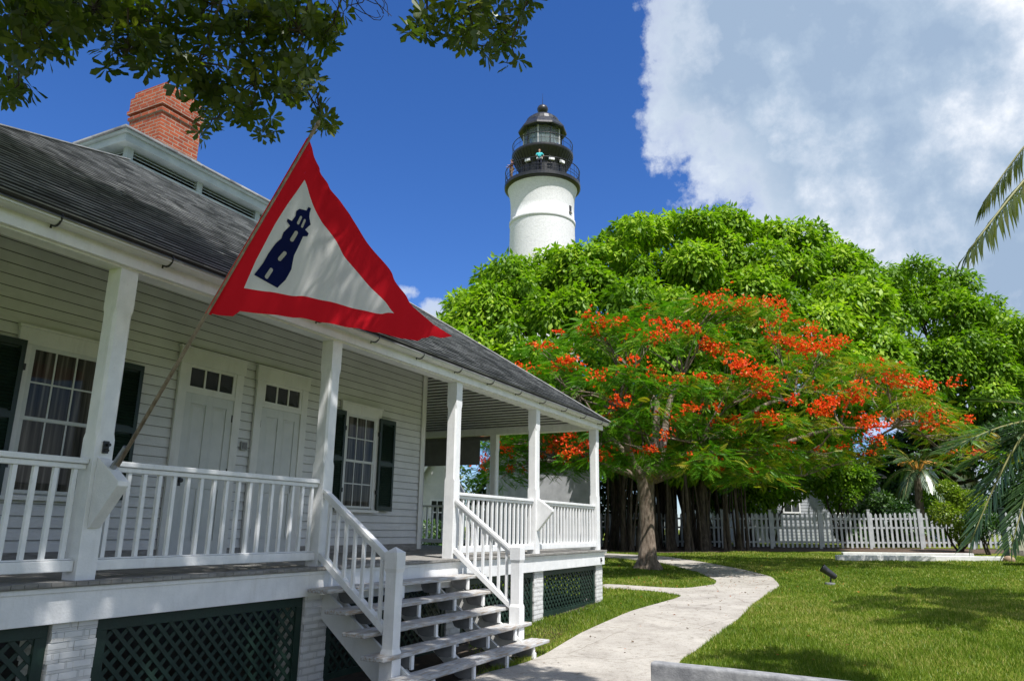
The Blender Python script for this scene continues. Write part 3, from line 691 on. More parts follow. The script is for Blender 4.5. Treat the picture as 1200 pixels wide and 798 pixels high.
# doors
def door(x0,x1,handle):
    y=HY0-.024; zt=3.22; zb=F+.03; w=MB(); cw=.13; ztop=3.60
    w.box(x0-cw,x0,y-.04,y,zb,ztop); w.box(x1,x1+cw,y-.04,y,zb,ztop); w.box(x0-cw-.02,x1+cw+.02,y-.05,y,ztop,ztop+.2); w.box(x0-cw-.04,x1+cw+.04,y-.068,y,ztop+.2,ztop+.225); w.box(x0,x1,y-.038,y,zt,zt+.05)
    fr=w.build('door_frame',M['trim'],house,bevel=.003)
    d=MB(); xs_=(x0+.11,(x0+x1)/2-.05,(x0+x1)/2+.05,x1-.11); yb=y-.004; yf=y-.020
    d.box(x0,x1,yb,y+.004,zb,zt)
    for a,b in ((x0,xs_[0]),(xs_[1],xs_[2]),(xs_[3],x1)): d.box(a,b,yf,yb,zb,zt)
    for (za,zc) in ((zb,zb+.2),(zb+.86,zb+1.02),(zt-.13,zt)):
        for a,b in ((xs_[0],xs_[1]),(xs_[2],xs_[3])): d.box(a,b,yf,yb,za,zc)
    for (za,zc) in ((zb+.2,zb+.86),(zb+1.02,zt-.13)):
        for a,b in ((xs_[0],xs_[1]),(xs_[2],xs_[3])):
            d.add([(a,yb-.001,za),(b,yb-.001,za),(b,yb-.001,zc),(a,yb-.001,zc),(a+.05,yb-.011,za+.05),(b-.05,yb-.011,za+.05),(b-.05,yb-.011,zc-.05),(a+.05,yb-.011,zc-.05)],[(0,1,5,4),(1,2,6,5),(2,3,7,6),(3,0,4,7),(4,5,6,7)])
    dd=d.build('door',M['door'],house,bevel=.002)
    k=MB(); hx=x0+.07 if handle<0 else x1-.07; k.lathe([(0,0),(.028,.005),(.03,.02),(.012,.03),(.012,.045)],(0,0,0),12)
    k.v=[(hx+v[0],yf-.05+v[2],zb+.95+v[1]) for v in k.v]; k.box(hx-.02,hx+.02,yf-.006,yf-.001,zb+.88,zb+1.02); k.build('handle',M['black'],dd)
    hx=x1-.012 if handle<0 else x0+.0
    for z in (zb+.25,zb+1.05,zt-.3): h=MB(); h.box(hx,hx+.012,yf-.012,yf-.001,z,z+.10); h.build('hinge',M['black'],dd)
    t=MB(); za,zc=zt+.06,ztop-.02; f_=.04
    t.box(x0+.0,x0+.05,y-.03,y,zt+.05,ztop); t.box(x1-.05,x1,y-.03,y,zt+.05,ztop); t.box(x0+.05,x1-.05,y-.03,y,zt+.05,zt+.09); t.box(x0+.05,x1-.05,y-.03,y,ztop-.04,ztop)
    for i in (1,2):
        xx=x0+.05+(x1-x0-.1)*i/3; t.box(xx-.012,xx+.012,y-.028,y,zt+.09,ztop-.04)
    tr=t.build('transom_window',M['trim'],fr)
    g_=MB(); g_.box(x0+.05,x1-.05,y-.014,y-.006,zt+.09,ztop-.04); g_.build('glass_pane',M['glass'],fr)
door(6.58,7.40,-1); door(7.92,8.74,1)
w=MB(); w.box(7.61,7.72,HY0-.055,HY0-.02,2.56,2.68); pq=w.build('wall_plaque',mat('plaque_frame',(.32,.33,.32),.5),house)
w=MB(); w.box(7.622,7.708,HY0-.059,HY0-.0555,2.575,2.665); w.build('plaque_face',mat('plaque_face',(.10,.10,.10),.5,(.2,.2,.19),40),pq)
# ------------------------------------------------------------------ railings
balp=None
def railing(a,b,n,parent=house,ztop=F+.95,zbot=F+.13):
    global balp
    a=Vector(a);b=Vector(b); d=(b-a).normalized(); sd=Vector((d.y,-d.x,0))
    w=MB(); w.bar(a+Vector((0,0,ztop-.02)),b+Vector((0,0,ztop-.02)),.10,.045); w.bar(a+Vector((0,0,ztop-.066)),b+Vector((0,0,ztop-.066)),.055,.042)
    r_=w.build('railing',M['white'],house,bevel=.006)
    w=MB(); w.bar(a+Vector((0,0,zbot-.02)),b+Vector((0,0,zbot-.02)),.10,.085); w.bar(a+Vector((0,0,zbot+.03)),b+Vector((0,0,zbot+.03)),.055,.012); w.build('bottom_rail',M['white'],r_,bevel=.006)
    pos=[a+(b-a)*((i+.5)/n) for i in range(n)]
    if balp is None:
        w=MB(); p=pos[0]; w.box(p.x-.0175,p.x+.0175,p.y-.0175,p.y+.0175,zbot+.036,ztop-.088); balp=w.build('baluster',M['white'],r_,loc=(p.x,p.y,F),bevel=.002)
        pos=pos[1:]
    copies(balp,[(p.x,p.y,F) for p in pos],r_)
ry=.085
railing((1.19,ry,0),(3.87,ry,0),17); railing((4.05,ry,0),(6.67,ry,0),17)
railing((9.73,ry,0),(12.43,ry,0),17); railing((12.61,ry,0),(15.60,ry,0),19)
railing((15.69,.175,0),(15.69,2.53,0),14)
w=MB(); w.box(15.64,15.74,2.71,8.8,F+.908,F+.953); rr_=w.build('railing',M['white'],house)
w=MB(); w.box(15.64,15.74,2.71,8.8,F+.07,F+.155); w.build('bottom_rail',M['white'],rr_)
w=MB(); yy=2.80
while yy<8.7: w.box(15.672,15.708,yy,yy+.035,F+.156,F+.907); yy+=.15
setp(w.build('baluster_row',M['white'],rr_),kind='stuff')
w=MB(); w.tube([(15.69,2.72,3.63),(15.69,7.7,3.63)],.05,10); ps_=w.build('porch_shade',mat('shade_canvas',(.10,.10,.10),.8,(.14,.14,.135),6),house)
w=MB(); w.box(15.655,15.66,3.0,7.6,3.0,3.69); w.build('canvas',mat('shade_canvas_sheet',(.13,.13,.13),.85,(.17,.17,.165),5),ps_)
# ------------------------------------------------------------------ steps
st=MB(); TXL,TXR=6.42,9.86
ZT=[.89,.69,.485,.28,.075]; YF=[-.40,-.65,-.90,-1.15,-1.42]
steps=None
s0=MB()
for sx in (6.80,):
    # sloped side stringers
    s0.prism([(-.02,.86),(-.02,.55),(-1.22,-.38),(-1.40,-.38),(-1.40,-.05)],lambda u,v,t:(t,u,v),sx-.02,sx+.02)
steps=s0.build('staircase',M['trim'],house)
s0=MB(); s0.prism([(-.02,.86),(-.02,.55),(-1.22,-.38),(-1.40,-.38),(-1.40,-.05)],lambda u,v,t:(t,u,v),9.43,9.47); s0.build('stringer',M['trim'],steps)
for z,yf in zip(ZT,YF):
    w=MB(); w.box(TXL,TXR,yf,yf+.285,z-.045,z); w.build('tread',M['tread'],steps,bevel=.01)
    # brackets (rounded boards) carrying each tread
    for sx in (6.95,7.80,8.62,9.38):
        w=MB(); pts=[(yf+.045,z-.047),(yf+.30,z-.047),(yf+.295,z-.11),(yf+.265,z-.165),(yf+.21,z-.187),(yf+.10,z-.187),(yf+.06,z-.175),(yf+.045,z-.15)]
        w.prism(pts,lambda u,v,t:(t,u,v),sx,sx+.04); br_=w.build('tread_bracket',M['bracket'],steps)  # grey sides: shade under the tread put into the colour
        w=MB(); w.box(sx-.004,sx+.046,yf+.018,yf+.044,z-.187,z-.047); w.build('bracket_front',M['white'],br_)  # white piece stands for the sunlit front edge of the bracket
w=MB(); w.box(6.79,9.55,-.078,-.06,.72,1.03); w.build('riser_board',M['white'],steps)
# carriage blocks under the steps
for sx in (6.98,8.0,9.0):
    w=MB(); w.bar((sx,-.05,.72),(sx,-1.3,-.2),.045,.16); w.build('carriage',M['trim'],steps)
def newel(x,y,zb,zt):
    w=MB(); a=.078
    def ring(q,z): return [(x-q,y-q,z),(x+q,y-q,z),(x+q,y+q,z),(x-q,y+q,z)]
    R_=[(a,zb),(a,zb+.42),(a-.013,zb+.46),(a-.013,zt-.26),(a,zt-.22),(a,zt-.055),(.0015,zt)]
    for q,z in R_: w.v+=ring(q,z)
    for k in range(len(R_)-1):
        for j in range(4): w.f.append((4*k+j,4*k+(j+1)%4,4*k+4+(j+1)%4,4*k+4+j)); w.m.append(0)
    w.f.append((0,1,2,3)); w.m.append(0)
    return w
def stair_rail(x,xn,zb):
    yb=-1.03
    top0,top1=(0.0,1.93),(yb+.06,1.235); lo0,lo1=(0,1.22),(yb+.06,.50)
    w=MB(); w.bar((x,top0[0],top0[1]),(xn,top1[0],top1[1]),.085,.04); w.bar((x,top0[0],top0[1]-.045),(xn,top1[0],top1[1]-.045),.05,.05)
    r_=w.build('stair_railing',M['white'],house,bevel=.005)
    w=MB(); w.bar((x,lo0[0],lo0[1]),(xn,lo1[0],lo1[1]),.085,.07); w.build('bottom_rail',M['white'],r_,bevel=.006)
    for i in range(7):
        t=(i+.75)/7.4; y=top0[0]+(top1[0]-top0[0])*t; zt=top0[1]+(top1[1]-top0[1])*t-.06; zl=lo0[1]+(lo1[1]-lo0[1])*t+.03; xx=x+(xn-x)*t
        w=MB(); w.box(xx-.0175,xx+.0175,y-.0175,y+.0175,zl,zt); w.build('baluster',M['white'],r_,bevel=.002)
    newel(xn,yb-.02,zb,1.335).build('newel_post',M['white'],r_,bevel=.004)
stair_rail(6.72,6.68,-.13); stair_rail(9.62,9.58,.077)
# wooden flag brackets on two posts
def fbracket(x,lab=None):
    w=MB(); y0=-.001
    w.prism([(y0,2.06),(y0-.02,2.06),(y0-.30,1.87),(y0-.30,1.83),(y0-.02,1.50),(y0,1.50)],lambda u,v,t:(t,u,v),x-.05,x+.05)
    return w.build('flag_bracket',M['white'],house,bevel=.004)
fb=fbracket(3.96); fbracket(12.52)
w=MB(); w.box(3.94,3.985,-.022,-.002,2.10,2.20); w.tube([(3.955,-.024,2.13),(3.955,-.06,2.12)],.012,8); w.tube([(3.97,-.024,2.17),(3.97,-.05,2.17)],.014,8)
w.build('cleat',M['black'],fb)
sock0=Vector((3.96,-.15,1.985)); poledir=Vector((0,-1.99+.0,4.52-2.06)).normalized()
w=MB(); w.tube([sock0-poledir*.02,sock0+poledir*.20],[.026,.026],14); w.build('pole_socket',M['metal'],fb)

# ------------------------------------------------------------------ flag
PA=Vector((3.96,-.215,2.08)); 
flag=thing('flag','red bordered white triangular pennant with a navy lighthouse on a slanted pole','flag',tuple(PA))
A3=at_plane(243,366,Vector((3.96,0,0)),Vector((1,0,0))); B3=at_plane(362,163,Vector((3.96,0,0)),Vector((1,0,0)))
Tip=at_plane(533,396,Vector((0,-.75,0)),Vector((0,1,0)))
pd=(B3-A3).normalized()
foot=B3+pd*(-(B3.y+.20)/pd.y)
w=MB(); w.tube([foot,B3+pd*.13],[.0165,.0135],12); w.tube([B3+pd*.13,B3+pd*.17],[.022,.006],12)
w.build('pole',mat('pole_wood',(.16,.12,.085),.6,(.30,.25,.19),12,.3,40,stretch=(3,3,.5)),flag,smooth=True)
fn=(B3-A3).cross(Tip-A3).normalized()
if fn.dot(CAM-A3)<0: fn=-fn
hd=(B3-A3).normalized(); od=(Tip-A3)-hd*(Tip-A3).dot(hd); OL=od.length; od.normalize(); HL=(B3-A3).length
def fl2(px,py):
    p=at_plane(px,py,A3,fn)-A3; return p.dot(hd),p.dot(od)
def wave(h,o_):
    t=max(0,o_/OL)
    r_=.06*math.sin(h*3.4+o_*2.2+.6)*min(1,t*3)+.055*math.sin(o_*4.6-h*2.0)*t+.012*math.sin(o_*13+h*9)*min(1,t*4)
    r_+=.035*math.sin(o_*8.5+h*5.5)*math.exp(-((h/HL-.75)/.3)**2)*min(1,t*6)+.02*math.sin(h*11-o_*5)*t*(1-t)*2
    r_+=.045*math.exp(-((h/HL-.93)/.10)**2)*math.sin(o_*30)*min(1,t*10)*.5
    return r_
def f3(h,o_,dz=0): return A3+hd*h+od*o_+fn*(wave(h,o_)+dz)
def cloth(name,outline,mat_,dz,parent,res=.035,thick=True):
    pts=[fl2(*q) for q in outline]
    bm=bmesh.new(); vs_=[bm.verts.new((u,v,0)) for u,v in pts]; fc=bm.faces.new(vs_); bmesh.ops.triangulate(bm,faces=[fc])
    u0=min(p[0] for p in pts);u1=max(p[0] for p in pts);v0=min(p[1] for p in pts);v1=max(p[1] for p in pts)
    for no,lo,hi in (((1,0,0),u0,u1),((0,1,0),v0,v1)):
        k=lo+res
        while k<hi:
            bmesh.ops.bisect_plane(bm,geom=bm.verts[:]+bm.edges[:]+bm.faces[:],plane_co=(k*no[0],k*no[1],0),plane_no=no); k+=res
    off=worldloc(parent)
    for vv in bm.verts: vv.co=f3(vv.co.x,vv.co.y,dz)-off
    bmesh.ops.recalc_face_normals(bm,faces=bm.faces)
    me=bpy.data.meshes.new(name); bm.to_mesh(me); bm.free(); me.materials.append(mat_); me.polygons.foreach_set('use_smooth',[True]*len(me.polygons))
    o=bpy.data.objects.new(name,me); col.objects.link(o); o.parent=parent; o.location=off-worldloc(parent)
    return o
def cloth_mat(name,c,tr=.3):
    m_=bpy.data.materials.new(name); m_.use_nodes=True; t=m_.node_tree; t.nodes.clear()
    n=N(t,'ShaderNodeTexNoise'); n.inputs['Scale'].default_value=260; tcx=N(t,'ShaderNodeTexCoord'); L(t,tcx.outputs['Object'],n.inputs['Vector'])
    cl=mixc(t,.25,c,ramp(t,n.outputs[0],[(.3,(.6,.6,.6)),(.7,(1,1,1))]),'MULTIPLY')
    n2=N(t,'ShaderNodeTexNoise'); n2.inputs['Scale'].default_value=9; L(t,tcx.outputs['Object'],n2.inputs['Vector'])
    b=N(t,'ShaderNodeBump'); b.inputs['Strength'].default_value=.35; b.inputs['Distance'].default_value=.03; L(t,n2.outputs[0],b.inputs['Height'])
    d=N(t,'ShaderNodeBsdfDiffuse'); L(t,cl,d.inputs[0]); L(t,b.outputs[0],d.inputs['Normal'])
    tl=N(t,'ShaderNodeBsdfTranslucent'); L(t,cl,tl.inputs[0])
    mx=N(t,'ShaderNodeMixShader'); mx.inputs[0].default_value=tr; L(t,d.outputs[0],mx.inputs[1]); L(t,tl.outputs[0],mx.inputs[2])
    o=N(t,'ShaderNodeOutputMaterial'); L(t,mx.outputs[0],o.inputs[0]); return m_
outer=[(243,366),(362,163),(372,192),(388,222),(407,252),(427,280),(447,309),(466,336),(486,361),(510,382),(533,396),(522,400),(495,397),(460,392),(425,387),(385,381),(340,372),(305,366),(280,364),(272,370),(255,369)]
inner=[(285,337),(300,305),(322,265),(340,236),(357,211),(366,232),(380,263),(405,302),(432,336),(460,366),(430,363),(390,357),(350,349),(315,341)]
# border as strips between the outlines so that nothing overlaps
def ringpoly(o_,i_): return o_+[o_[0]]+[i_[0]]+i_[::-1]
red=cloth_mat('red_flag_cloth',(.74,.018,.030),.46); whc=cloth_mat('white_flag_cloth',(.76,.75,.72),.46); nav=cloth_mat('navy_flag_cloth',(.010,.015,.075),.1)
oi=[(outer[0],inner[0])]
segs=[([outer[0],outer[1]],[inner[0],inner[1],inner[2],inner[3],inner[4]]),
      (outer[1:11],inner[4:10]),
      (outer[10:]+[outer[0]],inner[9:]+[inner[0]])]
cl=cloth('cloth',inner,whc,0,flag)
for so_,si in segs: cloth('border',so_+si[::-1],red,0,cl)
hem=cloth('hem',[(240,367),(359,162),(364,160),(247,369)],red,.004,cl)
sc=lambda l:[(220+x/2.85,140+y/2.85) for x,y in l]
emb=sc([(219,517),(250,480),(270,448),(295,415),(314,398),(320,378),(331,366),(341,355),(331,341),(334,332),(347,339),(360,322),(362,306),(374,299),(402,308),(411,297),(421,304),(416,318),(414,332),(420,358),(412,362),(396,371),(413,387),(408,396),(388,393),(374,420),(356,455),(346,500),(325,535),(297,561)])
for dz in (.004,-.004): e_=cloth('lighthouse_emblem',emb,nav,dz,cl,.05)
def capsule(cx,cy,l,r_,ang):
    out=[]
    for k in range(12):
        t=2*math.pi*k/12; x=math.cos(t)*r_+(l if math.cos(t)>0 else -l); y=math.sin(t)*r_
        out.append((cx+x*math.cos(ang)-y*math.sin(ang),cy+x*math.sin(ang)+y*math.cos(ang)))
    return sc(out)
for (cx,cy,l,r_) in ((372,336,10,5),(387,348,10,5),(353,389,13,7),(316,457,12,7),(268,512,13,7)):
    for dz in (.008,-.008): cloth('emblem_window',capsule(cx,cy,l,r_,R(-62) if cy<400 else R(-52)),whc,dz,cl,.05)

# ------------------------------------------------------------------ lighthouse
LC=at(635.5,260,50); LX,LY=LC.x,LC.y
lh=thing('lighthouse','tall white painted brick lighthouse with black lantern room and two railed galleries behind the trees','lighthouse',(LX,LY,0))
c0=(LX,LY,0)
tw=MB(); tw.lathe([(2.95,.3),(2.42,18),(2.36,22.55),(2.36,22.7)],c0,72)
tw.lathe([(2.36,22.7),(2.41,22.74),(2.41,22.98),(2.33,23.02),(2.32,23.9),(2.34,24.5),(2.40,25.0),(2.50,25.35),(2.58,25.6)],c0,72)
tw.build('tower',M['tower'],lh,smooth=True)
def ringz(R_,z,r=.03,n=48,name='railing',parent=None):
    w=MB(); b=[]
    pts=[(LX+R_*math.cos(2*math.pi*k/n),LY+R_*math.sin(2*math.pi*k/n),z) for k in range(n+1)]
    w.tube(pts,r,6,cap=False); return w
w=MB(); w.lathe([(2.5,25.50),(2.74,25.60),(2.80,25.66),(2.80,25.90),(2.72,25.93),(1.5,25.94)],c0,64); gal=w.build('gallery_deck',M['black'],lh,smooth=False)
w=MB(); 
for z,r in ((26.95,.035),(26.45,.018),(26.2,.018)): w2=ringz(2.74,z,r); w.add(w2.v,w2.f)
ra=w.build('gallery_railing',M['black'],lh,smooth=True)
w=MB(); p=(LX+2.74,LY,25.9)
bpp=None
for k in range(40):
    a=2*math.pi*k/40; x,y=LX+2.74*math.cos(a),LY+2.74*math.sin(a)
    if bpp is None: w.tube([(x,y,25.9),(x,y,26.95)],.014,6); bpp=w.build('rail_post',M['black'],ra,loc=(x,y,25.9))
    else: copies(bpp,[(x,y,25.9)],ra)
w=MB(); w.lathe([(1.72,25.94),(1.72,27.55)],c0,48)
for k in range(40):
    a=2*math.pi*k/40; w.bar((LX+1.735*math.cos(a),LY+1.735*math.sin(a),25.95),(LX+1.735*math.cos(a),LY+1.735*math.sin(a),27.5),.03,.03,(math.cos(a),math.sin(a),0))
w.build('watch_room',M['black'],lh)
w=MB(); w.lathe([(1.72,27.15),(2.28,28.15),(2.30,28.22),(2.30,28.34),(1.5,28.36)],c0,48)
for k in range(48):
    a=2*math.pi*k/48; w.bar((LX+1.78*math.cos(a),LY+1.78*math.sin(a),27.2),(LX+2.27*math.cos(a),LY+2.27*math.sin(a),28.1),.035,.03,(0,0,1))
w.build('upper_gallery',M['black'],lh)
w=MB()
for z,r in ((29.15,.03),(28.75,.015)): w2=ringz(2.24,z,r); w.add(w2.v,w2.f)
ra2=w.build('upper_railing',M['black'],lh,smooth=True)
for k in range(16):
    a=2*math.pi*k/16; x,y=LX+2.24*math.cos(a),LY+2.24*math.sin(a)
    if k==0: w=MB(); w.tube([(x,y,28.34),(x,y,29.15)],.013,6); q0=w.build('rail_post',M['black'],ra2,loc=(x,y,28.34))
    else: copies(q0,[(x,y,28.34)],ra2)
def lens_mat():
    m_,t,p=new_mat('lantern_glass'); p.inputs['Base Color'].default_value=(.75,.85,.85,1); p.inputs['Roughness'].default_value=.04; p.inputs['Transmission Weight'].default_value=.85; p.inputs['IOR'].default_value=1.12; return m_
w=MB(); w.lathe([(1.42,28.36),(1.42,30.35)],c0,10,ph=.2); w.build('lantern_glass',lens_mat(),lh)
w=MB(); w.lathe([(.9,28.4),(.95,29.9)],c0,12,cap=True); w.lathe([(.25,28.3),(.5,28.9),(.55,29.3),(.4,29.9)],c0,16); w.build('lens',glass_mat('lens_glass',(.10,.16,.15),.08),lh)
for k in range(10):
    a=2*math.pi*k/10+.2; x,y=LX+1.44*math.cos(a),LY+1.44*math.sin(a); w=MB(); w.bar((x,y,28.36),(x,y,30.35),.055,.07,(math.cos(a),math.sin(a),0)); w.build('glazing_bar',M['gutter'] if k%2 else M['black'],lh)
w=MB(); w.lathe([(1.40,30.25),(1.80,30.22),(1.84,30.28),(1.82,30.42),(1.40,30.98),(1.36,31.0)],c0,10,ph=.2)
w.lathe([(1.36,30.98),(1.22,31.3),(.9,31.58),(.45,31.75),(.26,31.80)],c0,24); ro=w.build('lantern_roof',M['black'],lh,smooth=False)
w=MB(); w.lathe([(.22,31.78),(.2,31.95),(.30,32.05),(.40,32.22),(.42,32.38),(.34,32.56),(.15,32.68),(.0,32.70)],c0,20); w.build('ventilator_ball',M['black'],ro,smooth=True)
w=MB(); w.tube([(LX,LY,32.68),(LX,LY,33.7)],[.025,.008],6); w.build('lightning_rod',M['black'],ro)
# small window of the tower
a=YAW+math.pi+.98
wx,wy=LX+2.33*math.cos(a),LY+2.33*math.sin(a); nn=Vector((math.cos(a),math.sin(a),0)); tt=Vector((-nn.y,nn.x,0))
w=MB(); w.bar(Vector((wx,wy,23.35))-nn*.02,Vector((wx,wy,23.85))-nn*.02,.26,.12,nn); w.build('tower_window',M['black'],lh)
w=MB(); w.bar(Vector((wx,wy,23.30))+nn*.03,Vector((wx,wy,23.35))+nn*.03,.40,.12,nn); w.build('window_sill',M['cement'],lh)
# floodlights along the watch room
def lpos(aoff,R_): a=YAW+math.pi+aoff; return Vector((LX+R_*math.cos(a),LY+R_*math.sin(a),0)),Vector((math.cos(a),math.sin(a),0))
fl_labels=['white floodlight box left of the person in turquoise on the lighthouse','white floodlight box directly behind the person in turquoise','white floodlight box just right of the person in turquoise','rightmost white floodlight box on the dark watch room wall']
for i,ao in enumerate((-.62,-.15,.30,.78)):
    p,n_=lpos(ao,1.95); p.z=27.25
    t=thing('floodlight',fl_labels[i],'floodlight',tuple(p),'floodlights round the lighthouse watch room')
    w=MB(); w.bar(p-n_*.08,p+n_*.08,.42,.22,(0,0,1)); w.build('lamp_housing',M['white'],t,bevel=.02)
    w=MB(); w.bar(p-n_*.22,p-n_*.085,.06,.06,(0,0,1)); w.build('arm',M['metal'],t)
# ------------------------------------------------------------------ people on the gallery
skin=mat('skin',(.42,.25,.17),.6,(.50,.31,.22),8); 
def skinmesh(name,verts,edges,rad,mat_,parent,org,root=0):
    me=bpy.data.meshes.new(name); off=org
    me.from_pydata([tuple(v) for v in verts],edges,[]); me.materials.append(mat_)
    o=bpy.data.objects.new(name,me); col.objects.link(o); o.parent=parent
    o.modifiers.new('skin','SKIN'); sd=o.modifiers.new('sub','SUBSURF'); sd.levels=1; sd.render_levels=2
    if not me.skin_vertices: me.attributes.new('x','FLOAT','POINT')
    for i,r_ in enumerate(rad): me.skin_vertices[0].data[i].radius=(r_,r_) if not isinstance(r_,tuple) else r_
    me.skin_vertices[0].data[root].use_root=True
    o.modifiers['skin'].use_smooth_shade=True
    return o
def person(loc,face,label,shirt,trouser,hair,pose):
    t=thing('person',label,'person',tuple(loc)); t.rotation_euler=(0,0,face)     # local -Y is forward
    J=dict(pel=(0,0,.93),sp=(0,-.01,1.12),ch=(0,0,1.32),nk=(0,0,1.47),hd0=(0,-.01,1.52),hd=(0,-.02,1.60),top=(0,-.01,1.68),
        lh=(.09,0,.90),lk=(.11,-.03,.50),la=(.11,.02,.09),lt=(.12,-.13,.04),rh=(-.09,0,.90),rk=(-.12,-.02,.50),ra=(-.13,.03,.09),rtt=(-.15,-.12,.04))
    if pose=='hip': J.update(ls=(.17,0,1.39),le=(.33,.03,1.16),lw=(.17,-.10,1.02),lf=(.12,-.13,1.00),rs=(-.17,0,1.39),re=(-.26,-.06,1.14),rw=(-.22,-.28,1.09),rf=(-.20,-.36,1.10))
    else: J.update(ls=(.17,0,1.39),le=(.22,-.10,1.13),lw=(.16,-.32,1.10),lf=(.14,-.40,1.10),rs=(-.17,0,1.39),re=(-.23,-.10,1.13),rw=(-.17,-.32,1.10),rf=(-.15,-.40,1.10))
    names=list(J); ix={n:i for i,n in enumerate(names)}
    rad=dict(pel=(.13,.10),sp=(.115,.09),ch=(.14,.10),nk=.05,hd0=.055,hd=(.075,.09),top=(.055,.065),lh=.085,lk=.055,la=.038,lt=.032,rh=.085,rk=.055,ra=.038,rtt=.032,ls=.05,le=.036,lw=.025,lf=.03,rs=.05,re=.036,rw=.025,rf=.03)
    E_=[('pel','sp'),('sp','ch'),('ch','nk'),('nk','hd0'),('hd0','hd'),('hd','top'),('pel','lh'),('lh','lk'),('lk','la'),('la','lt'),('pel','rh'),('rh','rk'),('rk','ra'),('ra','rtt'),('ch','ls'),('ls','le'),('le','lw'),('lw','lf'),('ch','rs'),('rs','re'),('re','rw'),('rw','rf')]
    skinmesh('body',[J[n] for n in names],[(ix[a],ix[b]) for a,b in E_],[rad[n] for n in names],skin,t,None)
    def sub(nm,keys,edges,grow,m_,ov={}):
        i2={n:i for i,n in enumerate(keys)}
        vs_=[ov.get(n,J.get(n)) for n in keys]
        rr=[]
        for n in keys:
            r_=rad.get(n,.06); rr.append(tuple(q+grow for q in r_) if isinstance(r_,tuple) else r_+grow)
        skinmesh(nm,vs_,[(i2[a],i2[b]) for a,b in edges],rr,m_,t,None)
    lm=tuple((Vector(J['ls'])*.35+Vector(J['le'])*.65)); rm=tuple((Vector(J['rs'])*.35+Vector(J['re'])*.65))
    rad['lm']=.045; rad['rm']=.045; rad['nb']=.055
    sub('shirt',['pel','sp','ch','nb','ls','lm','rs','rm'],[('pel','sp'),('sp','ch'),('ch','nb'),('ch','ls'),('ls','lm'),('ch','rs'),('rs','rm')],.02,shirt,dict(lm=lm,rm=rm,nb=(0,0,1.43)))
    sub('trousers',['pel','lh','lk','la','rh','rk','ra'],[('pel','lh'),('lh','lk'),('lk','la'),('pel','rh'),('rh','rk'),('rk','ra')],.014,trouser)
    hm=MB(); hm.lathe([(.0,.125),(.06,.11),(.095,.06),(.10,.0),(.085,-.06)],(0,.025,1.615),14); o=hm.build('hair',hair,None,smooth=True,loc=(0,0,0)); o.parent=t; o.location=(0,0,0)
p,n_=lpos(-.13,2.45); p.z=25.94
person(p,math.atan2(n_.y,n_.x)+math.pi/2,'person in turquoise top with one hand on hip on the lighthouse gallery',mat('turquoise_cloth',(.03,.42,.45),.7),mat('dark_jeans',(.01,.012,.03),.8),mat('fair_hair',(.16,.09,.05),.7),'hip')
p,n_=lpos(-1.2,2.45); p.z=25.94
person(p,math.atan2(n_.y,n_.x)+math.pi/2,'person in a dark reddish top leaning at the left side of the lighthouse gallery railing',mat('maroon_cloth',(.12,.04,.04),.7),mat('tan_cloth',(.25,.16,.10),.8),mat('dark_hair',(.02,.015,.01),.7),'lean')

# ------------------------------------------------------------------ trees
def limb(w,a,b,r0,r1,sag=.0,wob=.12,n=7,seed=0,sides=7):
    r=random.Random(seed); a=Vector(a);b=Vector(b); Lg=(b-a).length; pts=[];rs=[]
    o1=Vector((r.uniform(-1,1),r.uniform(-1,1),r.uniform(-1,1)))*wob*Lg; o2=Vector((r.uniform(-1,1),r.uniform(-1,1),r.uniform(-1,1)))*wob*Lg*.5
    for i in range(n+1):
        t=i/n; p=a.lerp(b,t)+o1*math.sin(math.pi*t)+o2*math.sin(2*math.pi*t)+Vector((0,0,sag*Lg*math.sin(math.pi*t)))
        pts.append(p); rs.append(r0+(r1-r0)*t**.8)
    w.tube(pts,rs,sides,cap=False); return pts
def trunk_mesh(base,pts,rads,flare,sides=14,seed=1):
    """trunk with root flare; pts list of centre points"""
    w=MB(); r=random.Random(seed); ph=[r.uniform(0,6.28) for _ in range(4)]
    n=sides; b=0
    for i,(p,rr) in enumerate(zip(pts,rads)):
        h=(p[2]-base[2]); fl_=flare*math.exp(-max(h,0)/.22)
        for k in range(n):
            a=2*math.pi*k/n; q=rr*(1+.07*math.sin(3*a+ph[0])+.05*math.sin(5*a+ph[1]+h))+fl_*(.35+.65*max(0,math.sin(2.5*a+ph[2]))**1.5)
            w.v.append((p[0]+q*math.cos(a),p[1]+q*math.sin(a),p[2]))
    for i in range(len(pts)-1):
        for k in range(n): w.f.append((i*n+k,i*n+(k+1)%n,(i+1)*n+(k+1)%n,(i+1)*n+k)); w.m.append(0)
    return w
FHn=np.array([math.cos(YAW),math.sin(YAW),0.]); RHn=np.array([math.sin(YAW),-math.cos(YAW),0.]); ZZ=np.array([0,0,1.])
